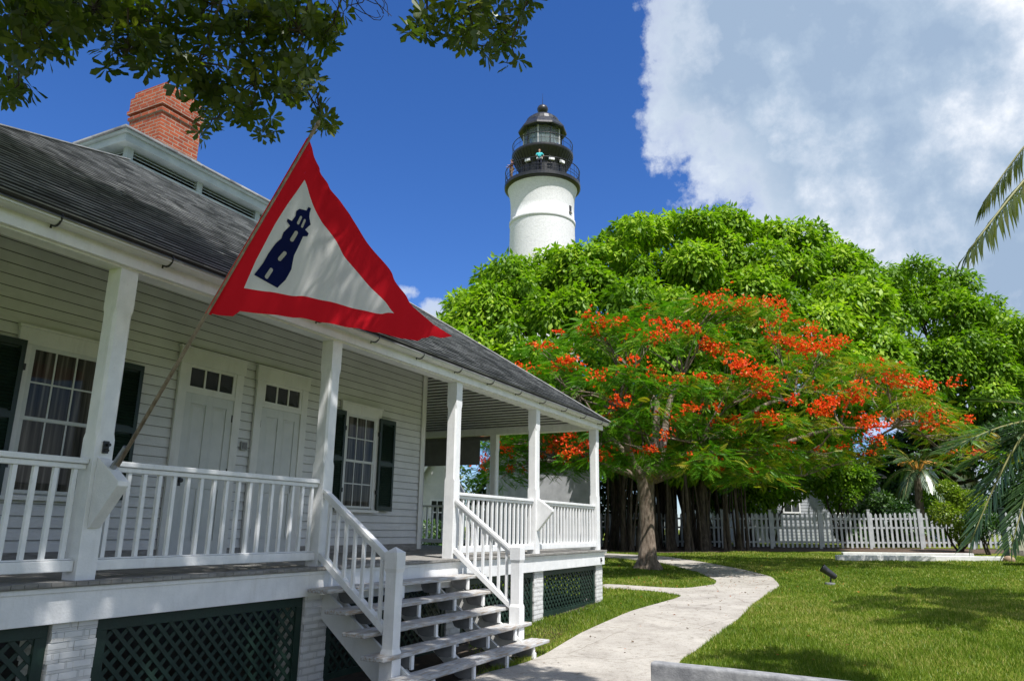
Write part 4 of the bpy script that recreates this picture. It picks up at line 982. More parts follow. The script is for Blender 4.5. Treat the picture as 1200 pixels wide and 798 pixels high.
def lobed_crown(name,lobes,nleaf,Ln,Wd,mat_,parent,droop=.6,seed=1,flat=.8,shape='kite',rb=.0):
    """lobes: (x,y,z,r). leaves near the surface of every lobe, more on the outer side of the whole crown"""
    r=np.random.default_rng(seed); Lb=np.array(lobes,float); cen=Lb[:,:3].mean(0)
    wts=Lb[:,3]**2; ids=r.choice(len(Lb),nleaf,p=wts/wts.sum())
    c=Lb[ids,:3]; rr=Lb[ids,3:4]; dr=nrm(r.normal(size=(nleaf,3))); outw=nrm(c-cen+1e-3)
    flip=(dr*outw).sum(1)<-.35; dr[flip]=-dr[flip]
    # clumps: pull directions towards random sub-centres on the lobe
    K=9; sub=nrm(r.normal(size=(len(Lb),K,3))); sub[:,:,2]=np.abs(sub[:,:,2])*1.0-.15
    sc_=sub[ids,r.integers(0,K,nleaf)]; d2=nrm(sc_+r.normal(size=(nleaf,3))*.42)
    use=r.random(nleaf)<.55; dr=np.where(use[:,None],d2,dr)
    rad=rr*(.62+.50*r.random((nleaf,1))**.8); P=c+dr*rad*np.array([1,1,flat])
    D=nrm(dr*.9+r.normal(size=(nleaf,3))*.55-ZZ*droop); Nn=nrm(dr+ZZ*.9+r.normal(size=(nleaf,3))*.45)
    V=leaf_quads(P,D,Nn,Ln*(.65+.7*r.random(nleaf)),Wd*(.7+.6*r.random(nleaf)),.3,shape)
    lobr=r.normal(size=len(Lb))*.16; rn=np.clip(.43+.25*r.normal(size=nleaf)+rb+lobr[ids],0,1)
    return quads_mesh(name,V,4 if shape=='kite' else 6,mat_,parent,rn)
def lobes_px(spec,D,seed,up_z=0):
    """spec rows: px,py,r(m),depth offset"""
    out=[]
    for px,py,r_,dd in spec:
        p=at(px,py,D+dd); out.append((p.x,p.y,p.z,r_))
    return out
# --- the great fig behind
r=random.Random(5)
def crown_fill(outline,bottom,D,depth,rmin,rmax,n,seed):
    """lobes through the volume under an outline given along the photo's skyline; depth spreads them away and towards"""
    rr=random.Random(seed); out=[]
    for k in range(n):
        t=rr.random(); x=outline[0][0]+t*(outline[-1][0]-outline[0][0])
        for i in range(len(outline)-1):
            if outline[i][0]<=x<=outline[i+1][0]:
                f_=(x-outline[i][0])/(outline[i+1][0]-outline[i][0]+1e-9); yt=outline[i][1]+f_*(outline[i+1][1]-outline[i][1])
        for i in range(len(bottom)-1):
            if bottom[i][0]<=x<=bottom[i+1][0]:
                f_=(x-bottom[i][0])/(bottom[i+1][0]-bottom[i][0]+1e-9); yb=bottom[i][1]+f_*(bottom[i+1][1]-bottom[i][1])
        rad=rr.uniform(rmin,rmax); py=rad*FPX/D*.9
        s_=rr.random()**1.2; y=yt+py+s_*max(0,(yb-yt-2*py))
        dd=-depth*math.sin(math.pi*min(1,max(0,(s_))))*.75+rr.uniform(-.25,.9)*depth*(1-s_*.5)
        p=at(x,y,D+dd); out.append((p.x,p.y,p.z,rad))
    return out
fig_out=[(520,385),(545,345),(580,322),(610,312),(650,305),(700,290),(740,268),(780,258),(830,250),(865,262),(910,275),(960,275),(1000,300),(1030,335)]
fig_bot=[(520,470),(600,520),(700,560),(800,575),(950,560),(1030,480)]
fb_=gp(800,638); fig=thing('banyan_tree','huge bright green banyan tree with hanging roots filling the background behind the red-flowering tree','tree',(fb_.x+1.5,fb_.y+1.2,float(gz(fb_.x+1.5,fb_.y+1.2))))
lob=crown_fill(fig_out,fig_bot,37,4.8,.5,1.45,300,11)
# skyline lobes so that the outline is right
rr=random.Random(3)
for i in range(len(fig_out)-1):
    for k in range(5):
        t=(k+.5)/5; x=fig_out[i][0]*(1-t)+fig_out[i+1][0]*t; y=fig_out[i][1]*(1-t)+fig_out[i+1][1]*t; rd=rr.uniform(.45,1.15)
        p=at(x,y+rd*FPX/38*.7+rr.uniform(-16,12),38+rr.uniform(-2,2)); lob.append((p.x,p.y,p.z,rd))
lobed_crown('crown',lob,160000,.36,.17,M['fig'],fig,.9,21,.95)
w=MB(); base=Vector(fig.location)
tops=[Vector(l[:3]) for l in lob if rr.random()<.28]
for k,tp in enumerate(tops): limb(w,base+Vector((rr.uniform(-1,1),rr.uniform(-1.5,1.5),3+rr.random()*1.5)),tp,.22+.12*rr.random(),.05,.05,.08,7,k,6)
w.build('limbs',M['darkbark'],fig,smooth=True)
mainr=MB()
for k in range(16):
    a=2*math.pi*k/16; r0=1.0+.4*rr.random(); x=base.x+math.cos(a)*r0*1.2; y=base.y+math.sin(a)*r0*1.7
    zb=float(gz(x,y)); mainr.tube([(x+math.cos(a)*.7,y+math.sin(a)*.9,zb-.1),(x+math.cos(a)*.2,y+math.sin(a)*.2,zb+.45),(x,y,zb+1.6),(base.x+math.cos(a)*.6,base.y+math.sin(a)*.7,zb+4.6)],[.22,.14,.12,.2],7,cap=False)
mainr.build('trunk',M['darkbark'],fig,smooth=True)
for k in range(84):      # prop roots
    px=rr.choice([rr.uniform(765,885)]*3+[rr.uniform(706,760)]); g_=gp(px,rr.uniform(638,646)); th=rr.uniform(.03,.10)*(1.9 if rr.random()<.2 else 1)
    w=MB(); zt=rr.uniform(5,6.5); lx=rr.uniform(-.5,.5); ly=rr.uniform(-.5,.5); n=7; pts=[];rs=[]
    for i in range(n+1):
        t=i/n; pts.append((g_.x+lx*t+.1*math.sin(t*7+k),g_.y+ly*t+.1*math.cos(t*5+k),g_.z-.05+(zt)*t)); rs.append(th*(1.9-.9*min(1,t*5))*(1-.3*t))
    w.tube(pts,rs,7,cap=False); w.build('prop_root',M['darkbark'],fig,smooth=True)
# --- right background tree
rt_out=[(985,345),(1010,335),(1045,322),(1085,322),(1120,332),(1150,355),(1180,375),(1215,395)]
rt_bot=[(985,470),(1100,520),(1215,560)]
bp=at(1115,600,49); zt_=float(gz(bp.x,bp.y)); rtree=thing('shade_tree','broad green leafy tree at the right end of the skyline, beyond the picket fence','tree',(bp.x,bp.y,zt_))
lob2=crown_fill(rt_out,rt_bot,47,3.8,.6,1.5,130,17)
for i in range(len(rt_out)-1):
    for k in range(2):
        t=(k+.5)/2; x=rt_out[i][0]*(1-t)+rt_out[i+1][0]*t; y=rt_out[i][1]*(1-t)+rt_out[i+1][1]*t; rd=rr.uniform(.8,1.3)
        p=at(x,y+rd*FPX/47*.5+rr.uniform(-14,8),47+rr.uniform(-2,2)); lob2.append((p.x,p.y,p.z,rd))
lobed_crown('crown',lob2,62000,.37,.17,M['fig'],rtree,.9,23,.95,rb=-.14)
w=MB(); 
w.tube([(bp.x,bp.y,zt_-.1),(bp.x+.1,bp.y,zt_+1.5),(bp.x-.1,bp.y+.2,zt_+4)],[.5,.36,.32],10,cap=False); w.build('trunk',M['darkbark'],rtree,smooth=True)
w=MB()
for k,l in enumerate(lob2):
    if rr.random()<.45: limb(w,(bp.x,bp.y,zt_+3.6),l[:3],.17,.03,.05,.1,6,k,6)
w.build('limbs',M['darkbark'],rtree,smooth=True)

# --- poinciana : frond = rachis with paired feathery pinnae
def fronds(P,D,Nn,Ln,npair=9,seed=0,wf=.34):
    r=np.random.default_rng(seed); n=len(P); D=nrm(D); Sd=nrm(np.cross(D,Nn)); Nn=np.cross(Sd,D); V=[]
    for k in range(npair):
        t=(k+.8)/npair; c=P+D*(Ln*t)[:,None]-Nn*(Ln*.35*t*t)[:,None]
        pl_=(Ln*wf*math.sin(math.pi*(.18+.74*t)))[:,None]; wq=(Ln*.040)[:,None]
        for s_ in (1,-1):
            dd=nrm(Sd*s_+D*.45-Nn*(.15+.25*t)); tip=c+dd*pl_; 
            V.append(np.stack([c-D*wq*.6,c+dd*pl_*.5-D*wq*1.25,tip,c+dd*pl_*.5+D*wq*1.25],1))
    V=np.concatenate(V,0); return V
tb=gp(760,667); poin=thing('poinciana_tree','spreading tree with feathery leaves and red-orange flower clusters beside the curving path','tree',tuple(tb))
D0=(tb-CAM).dot(FH)
tz=tb.z
f1=at(757,563,D0); 
tpts=[tb+Vector((0,0,-.1)),tb+Vector((0,0,.1)),tb+Vector((.0,.02,.35)),tb.lerp(f1,.4),tb.lerp(f1,.7),f1,f1+Vector((0,0,.35))]
w=trunk_mesh(tb,tpts,[.34,.32,.27,.24,.24,.28,.26],.26,18,4); w.build('trunk',M['bark'],poin,smooth=True)
ptop=[(618,452,0),(640,425,0),(668,402,.6),(700,385,0),(732,368,.8),(765,358,0),(800,352,1),(835,352,0),(868,356,.8),(900,362,0),(932,378,.6),(960,398,0),(985,418,.5),(1012,432,0),(1040,448,.4),(1070,462,0),(1100,478,.3),(1118,500,0)]
plob=[]
rr=random.Random(12)
for px,py,dd in ptop:
    p=at(px,py+14,D0+1.2+dd); plob.append((p.x,p.y,p.z,rr.uniform(.9,1.25),1))
rows=[(410,[(650,0),(690,-1),(730,-2),(775,-2.5),(820,-2),(865,-1.5),(910,-1.5),(950,-.5)]),
      (452,[(632,-1),(668,-2),(706,-3),(748,-3.6),(792,-3.6),(838,-3),(884,-2.6),(930,-2),(975,-1.5),(1015,-1),(1055,-.5)]),
      (492,[(642,-2),(684,-3),(728,-4),(775,-4.2),(838,-3.6),(900,-3),(945,-2.6),(1075,-1),(1110,-.5)]),
      (528,[(700,-3.3),(740,-4.0),(815,-3.8),(862,-3.2),(910,-2.8),(1128,-.5)]),
      (470,[(655,2.5),(720,3.2),(790,3.2),(860,3.2),(930,2.8)]),
      (520,[(560,1.0),(590,.2),(620,-.3),(655,-.5),(690,.5),(640,2.0),(600,2.3)]),
      (552,[(575,1.2),(605,.6),(640,.6),(672,.8)]),
      (562,[(838,-3.6),(800,-3.4),(868,-2.9)]),(546,[(885,.5),(925,1),(965,.5),(1005,1.2)]),(520,[(985,2.4),(1030,2.2)])]
for y,l in rows:
    for x,dd in l:
        p=at(x+rr.uniform(-17,17),y+rr.uniform(-20,14),D0+dd+rr.uniform(-.5,.5)); plob.append((p.x,p.y,p.z,rr.uniform(.75,1.15),0))
w=MB(); forks=[f1+Vector((0,0,.25))]
# main limbs
mains=[]
for k,(px,py,dd,r0) in enumerate([(725,480,-1.2,.17),(770,470,.5,.19),(700,500,1.0,.15),(820,520,-1.2,.19),(870,530,0,.17),(800,440,2,.15),(690,540,.6,.14)]):
    e=at(px,py,D0+dd); mains.append(e); limb(w,forks[0]-Vector((0,0,.25)),e,r0+.03,r0*.55,.0,.07,8,k+40,9)
far=at(985,500,D0+.2); limb(w,mains[4],far,.11,.05,.03,.06,8,77,8); mains.append(far); far2=at(930,470,D0+.5); limb(w,mains[3],far2,.10,.05,.03,.08,8,78,8); mains.append(far2)
far3=at(1050,500,D0); limb(w,far,far3,.05,.03,.02,.06,6,79,7); mains.append(far3)
for k,l in enumerate(plob):
    q=Vector(l[:3]); m0=min(mains,key=lambda e:(e-q).length+ (3 if e.z>q.z+.3 else 0)); pts=limb(w,m0,q,.045,.016,-.02,.12,6,k+100,6)
    for j in range(5):
        q2=q+Vector((rr.uniform(-1,1),rr.uniform(-1,1),rr.uniform(-.05,.35)))*l[3]*.75; limb(w,pts[3+j%3],q2,.016,.006,.02,.12,4,k*9+j,4)
w.build('limbs',M['bark'],poin,smooth=True)
PP=[];DD=[];NN=[];LL=[];YY=[]
for (x,y,z,rd,top_) in plob:
    n=int(170*rd*rd) if top_ or True else 0
    pxx,_,_=pix(np.array([[x,y,z]])); sparse=.62 if pxx[0]>900 else 1.0
    n=int(n*sparse)
    a=rng.uniform(0,2*math.pi,n); q=rd*np.sqrt(rng.random(n)); c=np.array([x,y,z])
    P=c+np.stack([np.cos(a)*q,np.sin(a)*q,.28*rd*(1-(q/rd)**2)*1.3+rng.uniform(-.34,.22,n)],-1)
    a2=a+rng.normal(0,.7,n); D=np.stack([np.cos(a2),np.sin(a2),rng.normal(.12,.30,n)-.22*(q/rd)],-1)
    PP.append(P);DD.append(D);NN.append(nrm(ZZ+rng.normal(size=(n,3))*.38)); LL.append(rng.uniform(.28,.48,n)); YY.append(np.full(n,pxx[0]))
PP,DD,NN,LL,YY=[np.concatenate(q) for q in (PP,DD,NN,LL,YY)]
yel=rng.random(len(PP))<np.clip((YY-720)/520,.02,.55)
for nm,k,mt,sd in (('foliage',~yel,'fern',1),('yellowing_foliage',yel,'fernyel',2)):
    V=fronds(PP[k],DD[k],NN[k],LL[k],9,sd); nf=k.sum(); rn=np.tile(np.clip(.45+.25*rng.normal(size=nf),0,1),18)
    quads_mesh(nm,V,4,M[mt],poin,rn)
# flowers : clusters
def flowers(cen,rad,n,r):
    P=cen+r.normal(size=(n,3))*rad*.75*np.array([1,1,.55]); V=[]
    for k in range(5):
        D=nrm(r.normal(size=(n,3))+ZZ*.4); V.append(leaf_quads(P,D,nrm(ZZ+r.normal(size=(n,3))*.8),r.uniform(.05,.085,n),r.uniform(.04,.07,n),.1))
    return np.concatenate(V,0)
fpx=[(836,352,1.3),(858,358,1.0),(900,352,1.0),(915,357,.9),(872,352,.8),(690,368,.7),(700,388,1.0),(706,378,.6),(726,378,.5),(780,378,.8),(768,396,1.2),(760,375,.6),(790,385,.6),(812,386,.8),(805,380,.6),(672,425,1.1),(665,420,.6),(640,405,.7),(655,390,.5),(612,430,.8),(702,440,.9),(742,422,.8),(728,468,.9),(730,475,.5),(825,402,.9),(835,408,1.0),(848,410,.8),(868,430,1.2),(880,432,1.1),(893,445,1.4),(898,452,1.1),(890,462,.8),(867,425,.8),(858,420,.8),(925,400,1.0),(935,407,1.1),(950,405,1.3),(945,412,1.0),(975,402,1.0),(985,400,.9),(965,412,.8),(953,385,.9),(903,380,.6),(906,392,.6),(920,372,.7),(1040,440,1.1),(1052,448,1.2),(1060,444,1.0),(1078,450,1.0),(1086,452,.7),(1118,450,.7),(1010,460,1.3),(1000,465,1.0),(985,470,1.2),(965,478,1.2),(970,470,1.0),(955,482,.8),(1020,495,1.3),(1010,490,1.0),(1030,500,.9),(1025,514,1.0),(1090,486,.9),(1065,485,.7),(1085,500,.7),(778,510,.6),(803,478,.7),(812,478,.6),(840,478,.6),(795,444,.6),(820,440,.5),(790,487,.5),(560,536,1.0),(592,525,.8),(650,517,1.1),(668,513,.9),(672,530,1.0),(665,535,.8),(705,533,.9),(690,520,.6),(645,525,.7),(598,548,.4),(900,488,.9),(898,493,.7),(930,470,.8),(1135,490,.6)]
FV=[]; fr_=np.random.default_rng(9); PL_=np.array([l[:3] for l in plob]); RL=np.array([l[3] for l in plob])
pxa,pya,da=pix(PL_)
for px,py,s_ in fpx:
    # put the cluster on the crown's near surface there
    dist2=np.hypot(pxa-px,(pya-py)*1.3); cand=np.argsort(dist2)[:4]; d=min(da[c] for c in cand if dist2[c]<70) if any(dist2[c]<70 for c in cand) else da[cand[0]]
    w_=ray(px,py); c=CAM+w_*((d-.75)/w_.dot(fw)) if False else CAM+w_*(d-.7)
    FV.append(flowers(np.array(c),.24*s_+.03,int(34*s_*s_)+8,fr_))
for k in range(230):
    l=plob[rr.randrange(len(plob))]; c=np.array(l[:3])+np.array([rr.uniform(-1,1)*l[3]*.8,rr.uniform(-1,1)*l[3]*.8,.3*l[3]]); FV.append(flowers(c,.13,rr.randint(5,16),fr_))
V=np.concatenate(FV,0); quads_mesh('flowers',V,4,M['petal'],poin)

# ------------------------------------------------------------------ picket fence and kerbs
fa=Vector((38.2,9.3,0)); fbb=Vector((45.8,-11.5,0)); fd=(fbb-fa); FL=fd.length; fd.normalize(); fnv=Vector((fd.y,-fd.x,0))
if fnv.x>0: fnv=-fnv
fence=thing('picket_fence','long white wooden picket fence closing the back of the lawn','fence',(fa.x,fa.y,float(gz(fa.x,fa.y))))
M['fence']=mat('fence_paint',(.34,.36,.37),.6,(.46,.475,.48),3,.2,40)
nb=9; seg=FL/nb
for i in range(nb+1):
    p=fa+fd*(seg*i); z=float(gz(p.x,p.y)); w=MB(); w.bar(p+Vector((0,0,z-.1)),p+Vector((0,0,z+1.93)),.13,.13,(fd.x,fd.y,0)); w.bar(p+Vector((0,0,z+1.931)),p+Vector((0,0,z+1.97)),.17,.17,(fd.x,fd.y,0)); w.build('fence_post',M['fence'],fence)
for i in range(nb):
    w=MB(); u=seg*i+.12; rl=MB()
    while u<seg*(i+1)-.1:
        p=fa+fd*u+fnv*.03; z=float(gz(p.x,p.y))+rr.uniform(-.03,.02); hw=.055
        def PF(a_,b_,t): return p+fd*a_+Vector((0,0,z+b_))+fnv*t
        w.prism([(-hw,.07),(hw,.07),(hw,1.72),(0,1.80),(-hw,1.72)],PF,0,.022); u+=.235+rr.uniform(-.012,.012)
    pan=w.build('picket_panel',M['fence'],fence)
    for hz in (.32,1.05,1.5):
        a_=fa+fd*(seg*i+.07); b_=fa+fd*(seg*(i+1)-.07); rl=MB(); rl.bar(a_+Vector((0,0,float(gz(a_.x,a_.y))+hz)),b_+Vector((0,0,float(gz(b_.x,b_.y))+hz)),.045,.09); rl.build('rail',M['fence'],pan)
ka=gp(980,657); kb=gp(1176,657.5)
w=MB(); d_=(kb-ka).normalized(); zk=(ka.z+kb.z)/2
w.bar((ka.x,ka.y,zk+.06),(kb.x,kb.y,zk+.10),.22,.24); o=w.build('edging_kerb',M['kerbwhite'],None,bevel=.02,loc=tuple(ka)); setp(o,'low white painted kerb lying across the far end of the lawn','kerb')
ka2=at(987,650,(ka-CAM).dot(FH)+1.3); kb2=at(1140,650,(kb-CAM).dot(FH)+1.2)
w=MB(); w.bar((ka2.x,ka2.y,zk+.13),(kb2.x,kb2.y,zk+.16),.25,.26); o=w.build('edging_kerb',M['kerbwhite'],None,bevel=.02,loc=tuple(ka2)); setp(o,'second white kerb block just behind the front one, shorter, before the picket fence','kerb')
# near grey kerb
w=MB(); P0=Vector((8.55,-3.28,0)); 
kpts=[(8.50,-3.26),(8.46,-4.2),(8.36,-5.4),(8.22,-6.8),(8.0,-9.0)]
for i in range(len(kpts)-1):
    pass
cs=[(-.085,-.14),(-.085,.155),(-.07,.175),(.07,.175),(.085,.155),(.085,-.14)]
pts=[]
for i,(x,y) in enumerate(kpts):
    for u,v in cs: w.v.append((x+u,y,v-.03))
for i in range(len(kpts)-1):
    for j in range(6): w.f.append((6*i+j,6*i+(j+1)%6,6*i+6+(j+1)%6,6*i+6+j)); w.m.append(0)
w.f.append(tuple(range(6))); w.f.append(tuple(6*(len(kpts)-1)+j for j in range(6))); w.m+=[0,0]
o=w.build('kerb',M['concrete'],None,bevel=.012,loc=(8.5,-3.3,0)); setp(o,'raised grey weathered concrete kerb edging the near corner of the lawn by the path','kerb')

# ------------------------------------------------------------------ neighbouring buildings
def small_house(name,label,pL,pR,depth,wallh,roofh,mw,mr,wins=(),gable='side',step=.18):
    a=Vector(pL); b=Vector(pR); a.z=b.z=0; d=(b-a); Lh=d.length; d.normalize(); n=Vector((d.y,-d.x,0))
    if n.dot(CAM-a)<0: n=-n
    z0=float(gz(a.x,a.y)); t=thing(name,label,'building' if name!='cottage' else 'house',(a.x,a.y,z0))
    def W(u,v,z): return a+d*u-n*v+Vector((0,0,z0+z))
    w=MB()
    k=0; z=-.2
    while z<wallh:
        zb=min(z+step,wallh)
        w.add([W(0,-.02,z),W(Lh,-.02,z),W(Lh,-.002,zb),W(0,-.002,zb),W(0,0,z),W(Lh,0,z)],[(0,1,2,3),(0,4,5,1)])
        w.add([W(-.02,0,z),W(-.02,depth,z),W(0,depth,zb),W(0,0,zb)],[(0,1,2,3)]); w.add([W(Lh+.02,0,z),W(Lh+.02,depth,z),W(Lh,depth,zb),W(Lh,0,zb)],[(0,1,2,3)])
        z+=step
    w.add([W(0,depth,-.2),W(Lh,depth,-.2),W(Lh,depth,wallh),W(0,depth,wallh)],[(0,1,2,3)])
    if gable=='front': w.add([W(0,0,wallh),W(Lh,0,wallh),W(Lh/2,0,wallh+roofh)],[(0,1,2)]); w.add([W(0,depth,wallh),W(Lh,depth,wallh),W(Lh/2,depth,wallh+roofh)],[(0,1,2)])
    else: w.add([W(0,0,wallh),W(0,depth,wallh),W(0,depth/2,wallh+roofh)],[(0,1,2)]); w.add([W(Lh,0,wallh),W(Lh,depth,wallh),W(Lh,depth/2,wallh+roofh)],[(0,1,2)])
    w.build('wall',mw,t,recalc=False)
    r_=MB(); e=.3; s_=roofh/(Lh/2 if gable=='front' else depth/2)
    for sg in (0,1):
        if gable=='front':
            u0,u1=(-e,Lh/2) if sg==0 else (Lh+e,Lh/2); q=[W(u0,-e,wallh-e*s_),W(u1,-e,wallh+roofh),W(u1,depth+e,wallh+roofh),W(u0,depth+e,wallh-e*s_)]
        else:
            v0,v1=(-e,depth/2) if sg==0 else (depth+e,depth/2); q=[W(-e,v0,wallh-e*s_),W(-e,v1,wallh+roofh),W(Lh+e,v1,wallh+roofh),W(Lh+e,v0,wallh-e*s_)]
        up_=[p+Vector((0,0,.10)) for p in q]; r_.add(q+up_,[(0,1,2,3),(7,6,5,4),(0,4,5,1),(1,5,6,2),(2,6,7,3),(3,7,4,0)])
    ro_=r_.build('roof',mr,t)
    if gable=='front':
        for sg in (0,1):
            f_=MB(); u0=-e if sg==0 else Lh+e
            f_.bar(W(u0,-e-.03,wallh-e*s_-.02),W(Lh/2,-e-.03,wallh+roofh-.02),.05,.20,(0,0,1)); f_.build('barge_board',M['white'],ro_)
    for (u0,u1,za,zb) in wins:
        f_=MB(); c=.09
        for q in ((u0-c,u0,za-c,zb+c),(u1,u1+c,za-c,zb+c),(u0,u1,za-c,za),(u0,u1,zb,zb+c),(u0,u1,(za+zb)/2-.03,(za+zb)/2+.03),((u0+u1)/2-.02,(u0+u1)/2+.02,za,zb)):
            p0,p1=W(q[0],-.05,q[2]),W(q[1],-.05,q[2]); f_.add([W(q[0],-.06,q[2]),W(q[1],-.06,q[2]),W(q[1],-.06,q[3]),W(q[0],-.06,q[3]),W(q[0],-.021,q[2]),W(q[1],-.021,q[2]),W(q[1],-.021,q[3]),W(q[0],-.021,q[3])],[(0,1,2,3),(0,4,5,1),(1,5,6,2),(2,6,7,3),(3,7,4,0)])
        wf_=f_.build('window',M['white'],t); g_=MB(); g_.add([W(u0,-.03,za),W(u1,-.03,za),W(u1,-.03,zb),W(u0,-.03,zb)],[(0,1,2,3)]); g_.build('pane',M['glass'],wf_)
    return t
M['greywall']=mat('grey_board_wall',(.24,.26,.29),.7,(.36,.38,.40),2,.2,20)
M['palewall']=mat('pale_render',(.55,.56,.55),.7,(.64,.64,.62),2,.2,20)
M['darkwall']=mat('grey_render_wall',(.20,.205,.21),.8,(.28,.285,.29),2,.2,20)
small_house('neighbour_building','pale grey boarded building with white framed windows behind the picket fence',at(862,600,46.5),at(1035,600,48),8,4.2,1.5,M['greywall'],M['cement'],[(3.2,4.2,1.9,3.3),(6.6,8.1,1.9,3.0)])
small_house('outbuilding','plain dark grey walled outbuilding seen through the porch end bay',at(625,600,33.5),at(699,600,35.5),4,4.1,.6,M['darkwall'],M['cement'],[],step=6)
small_house('cottage','small white gabled cottage glimpsed between the house corner and the porch post',at(486,600,41),at(533,600,41),6,3.3,1.9,M['palewall'],M['ridge'],[(.9,1.5,1.2,2.4)],'front')
small_house('cottage','distant white cottage peeking out right of the date palm above the fence',at(1118,600,52),at(1150,600,52),5,3.6,2.4,M['palewall'],M['ridge'],[],'front')

# ------------------------------------------------------------------ shrubs and background planting
def bush(name,label,cat,px,py,D,rx_m,z0h,z1h,n,matn,Ln=.2,Wd=.09,seed=1,grp=None,stems=4,droop=.3,lob_n=14,rb=0):
    p=at(px,py,D); z=float(gz(p.x,p.y)); t=thing(name,label,cat,(p.x,p.y,z),grp); r_=random.Random(seed); l=[]
    for k in range(lob_n):
        a=r_.uniform(0,6.28); q=rx_m*math.sqrt(r_.random())*.8; zz=r_.uniform(z0h,z1h); f_=1-.5*((zz-z0h)/(z1h-z0h+1e-6))**2
        l.append((p.x+math.cos(a)*q*f_,p.y+math.sin(a)*q*f_,z+zz,rx_m*r_.uniform(.28,.45)))
    lobed_crown('foliage',l,n,Ln,Wd,M[matn],t,droop,seed+50,.85,rb=rb)
    w=MB()
    for k in range(stems*2):
        q=l[k%len(l)]; limb(w,(p.x+r_.uniform(-.1,.1),p.y+r_.uniform(-.1,.1),z-.05),q[:3],.05*rx_m**.5,.015,0,.1,5,k,6)
    w.build('stem',M['darkbark'],t,smooth=True); return t
bush('garden_shrub','rounded yellow-green shrub growing in front of the right end of the picket fence','shrub',1126,640,36,1.25,.9,2.9,6500,'shrubyel',.16,.07,3,None,3,.1,12)
bush('sapling','small dark leafed sapling under the low palm fronds beside the far kerb','sapling',1160,650,33.5,.85,.8,1.7,2600,'bush',.15,.06,4,None,2,.2,8)
hl=[('dense dark green tree showing through the porch behind the outbuilding',612,43,2.9,.5,7.5,11000),('dark leafy tree just left of the banyan roots beyond the fence',700,43,3.0,.5,6.5,10000),('dark green thicket behind the fence between banyan and grey building',880,49.5,3.2,1.5,7.6,10000),('bushy green tree over the roof of the pale grey building',985,50,3.0,1.5,7.2,10000),('thick dark green tree directly behind the date palm',1065,51,3.0,.5,6.8,11000),('green tree at the far right end behind the parked van',1195,44,3.2,.5,7.4,11000),('dark bushy tree left of the small white cottage seen under the porch roof',470,50,4,1,9,9000)]
hl+=[('leafy green tree standing in front of the grey building roof, left of its windows',905,42.5,2.1,2.5,4.6,7500),('leafy green tree partly covering the right window of the grey building',985,42,1.9,2.4,4.3,6500),('dark leafy tree right behind the banyan roots where they meet the fence',842,42.5,1.8,2.3,4.8,6500)]
for i,(lb,px,D,rx_,a,b,n) in enumerate(hl): bush('dark_tree',lb,'tree',px,600,D,rx_,a,b,n,'bush' if i<7 else 'fig',.34 if i<7 else .26,.15 if i<7 else .12,60+i,'trees beyond the fence',4,.4,22,0 if i<7 else -.25)
bush('hedge_bush','low dark bush behind the pickets below the date palm','shrub',1050,625,41.6,1.7,.3,2.3,5000,'bush',.2,.09,81,'low bushes behind the picket fence',3,.3,12)
bush('hedge_bush','leafy green bush behind the right end of the picket fence','shrub',1112,620,42,1.9,.3,2.8,5600,'fig',.2,.09,82,'low bushes behind the picket fence',3,.3,12,-.3)
bush('hedge_bush','leafy bush before the window of the pale grey building','shrub',1005,612,42,1.3,.3,2.3,3600,'bush',.2,.09,83,'low bushes behind the picket fence',3,.3,10)
bush('hedge_bush','dark bush at the foot of the white cottage seen through the porch','shrub',508,632,33,1.3,.2,1.5,3000,'bush',.16,.08,84,None,3,.3,10)

# ------------------------------------------------------------------ palms
def frond(w,c,tip,arch,nl,ll,lw,r_,V,RN,droop=.6,twist=0,start=.15):
    """rachis from c to tip with arch ; leaflets in two rows"""
    c=Vector(c);tip=Vector(tip); Lf=(tip-c).length; pts=[]
    for i in range(13):
        t=i/12; pts.append(c.lerp(tip,t)+Vector((0,0,1))*arch*Lf*math.sin(math.pi*t**.8)*.9)
    w.tube(pts,[.028*(1-.85*i/12)*Lf/3+.004 for i in range(13)],6)
    for k in range(nl):
        t=start+(1-start)*(k+.5)/nl; f_=t*12; i=min(int(f_),11); p=pts[i].lerp(pts[i+1],f_-i); d=(pts[i+1]-pts[i]).normalized(); sd=d.cross(Vector((0,0,1))).normalized(); u=sd.cross(d)
        L_=ll*(math.sin(math.pi*min(1,(.12+.8*t)))**.6)*r_.uniform(.85,1.1)
        for s_ in (1,-1):
            dd=(sd*s_*(.9-.35*t)+d*(.55+.5*t)+u*(.15 if droop<.5 else -.1)+Vector((r_.uniform(-.1,.1),)*3)).normalized(); n_=u
            mid=p+dd*L_*.5-Vector((0,0,1))*L_*.10*droop; e=p+dd*L_*.93-Vector((0,0,1))*L_*.5*droop
            wd_=n_.cross(dd).normalized()*lw*.5; fold=Vector((0,0,0))
            V.append([tuple(p),tuple(mid+wd_),tuple(e),tuple(mid-wd_)]); RN.append(min(1,max(0,r_.gauss(.45,.22))))
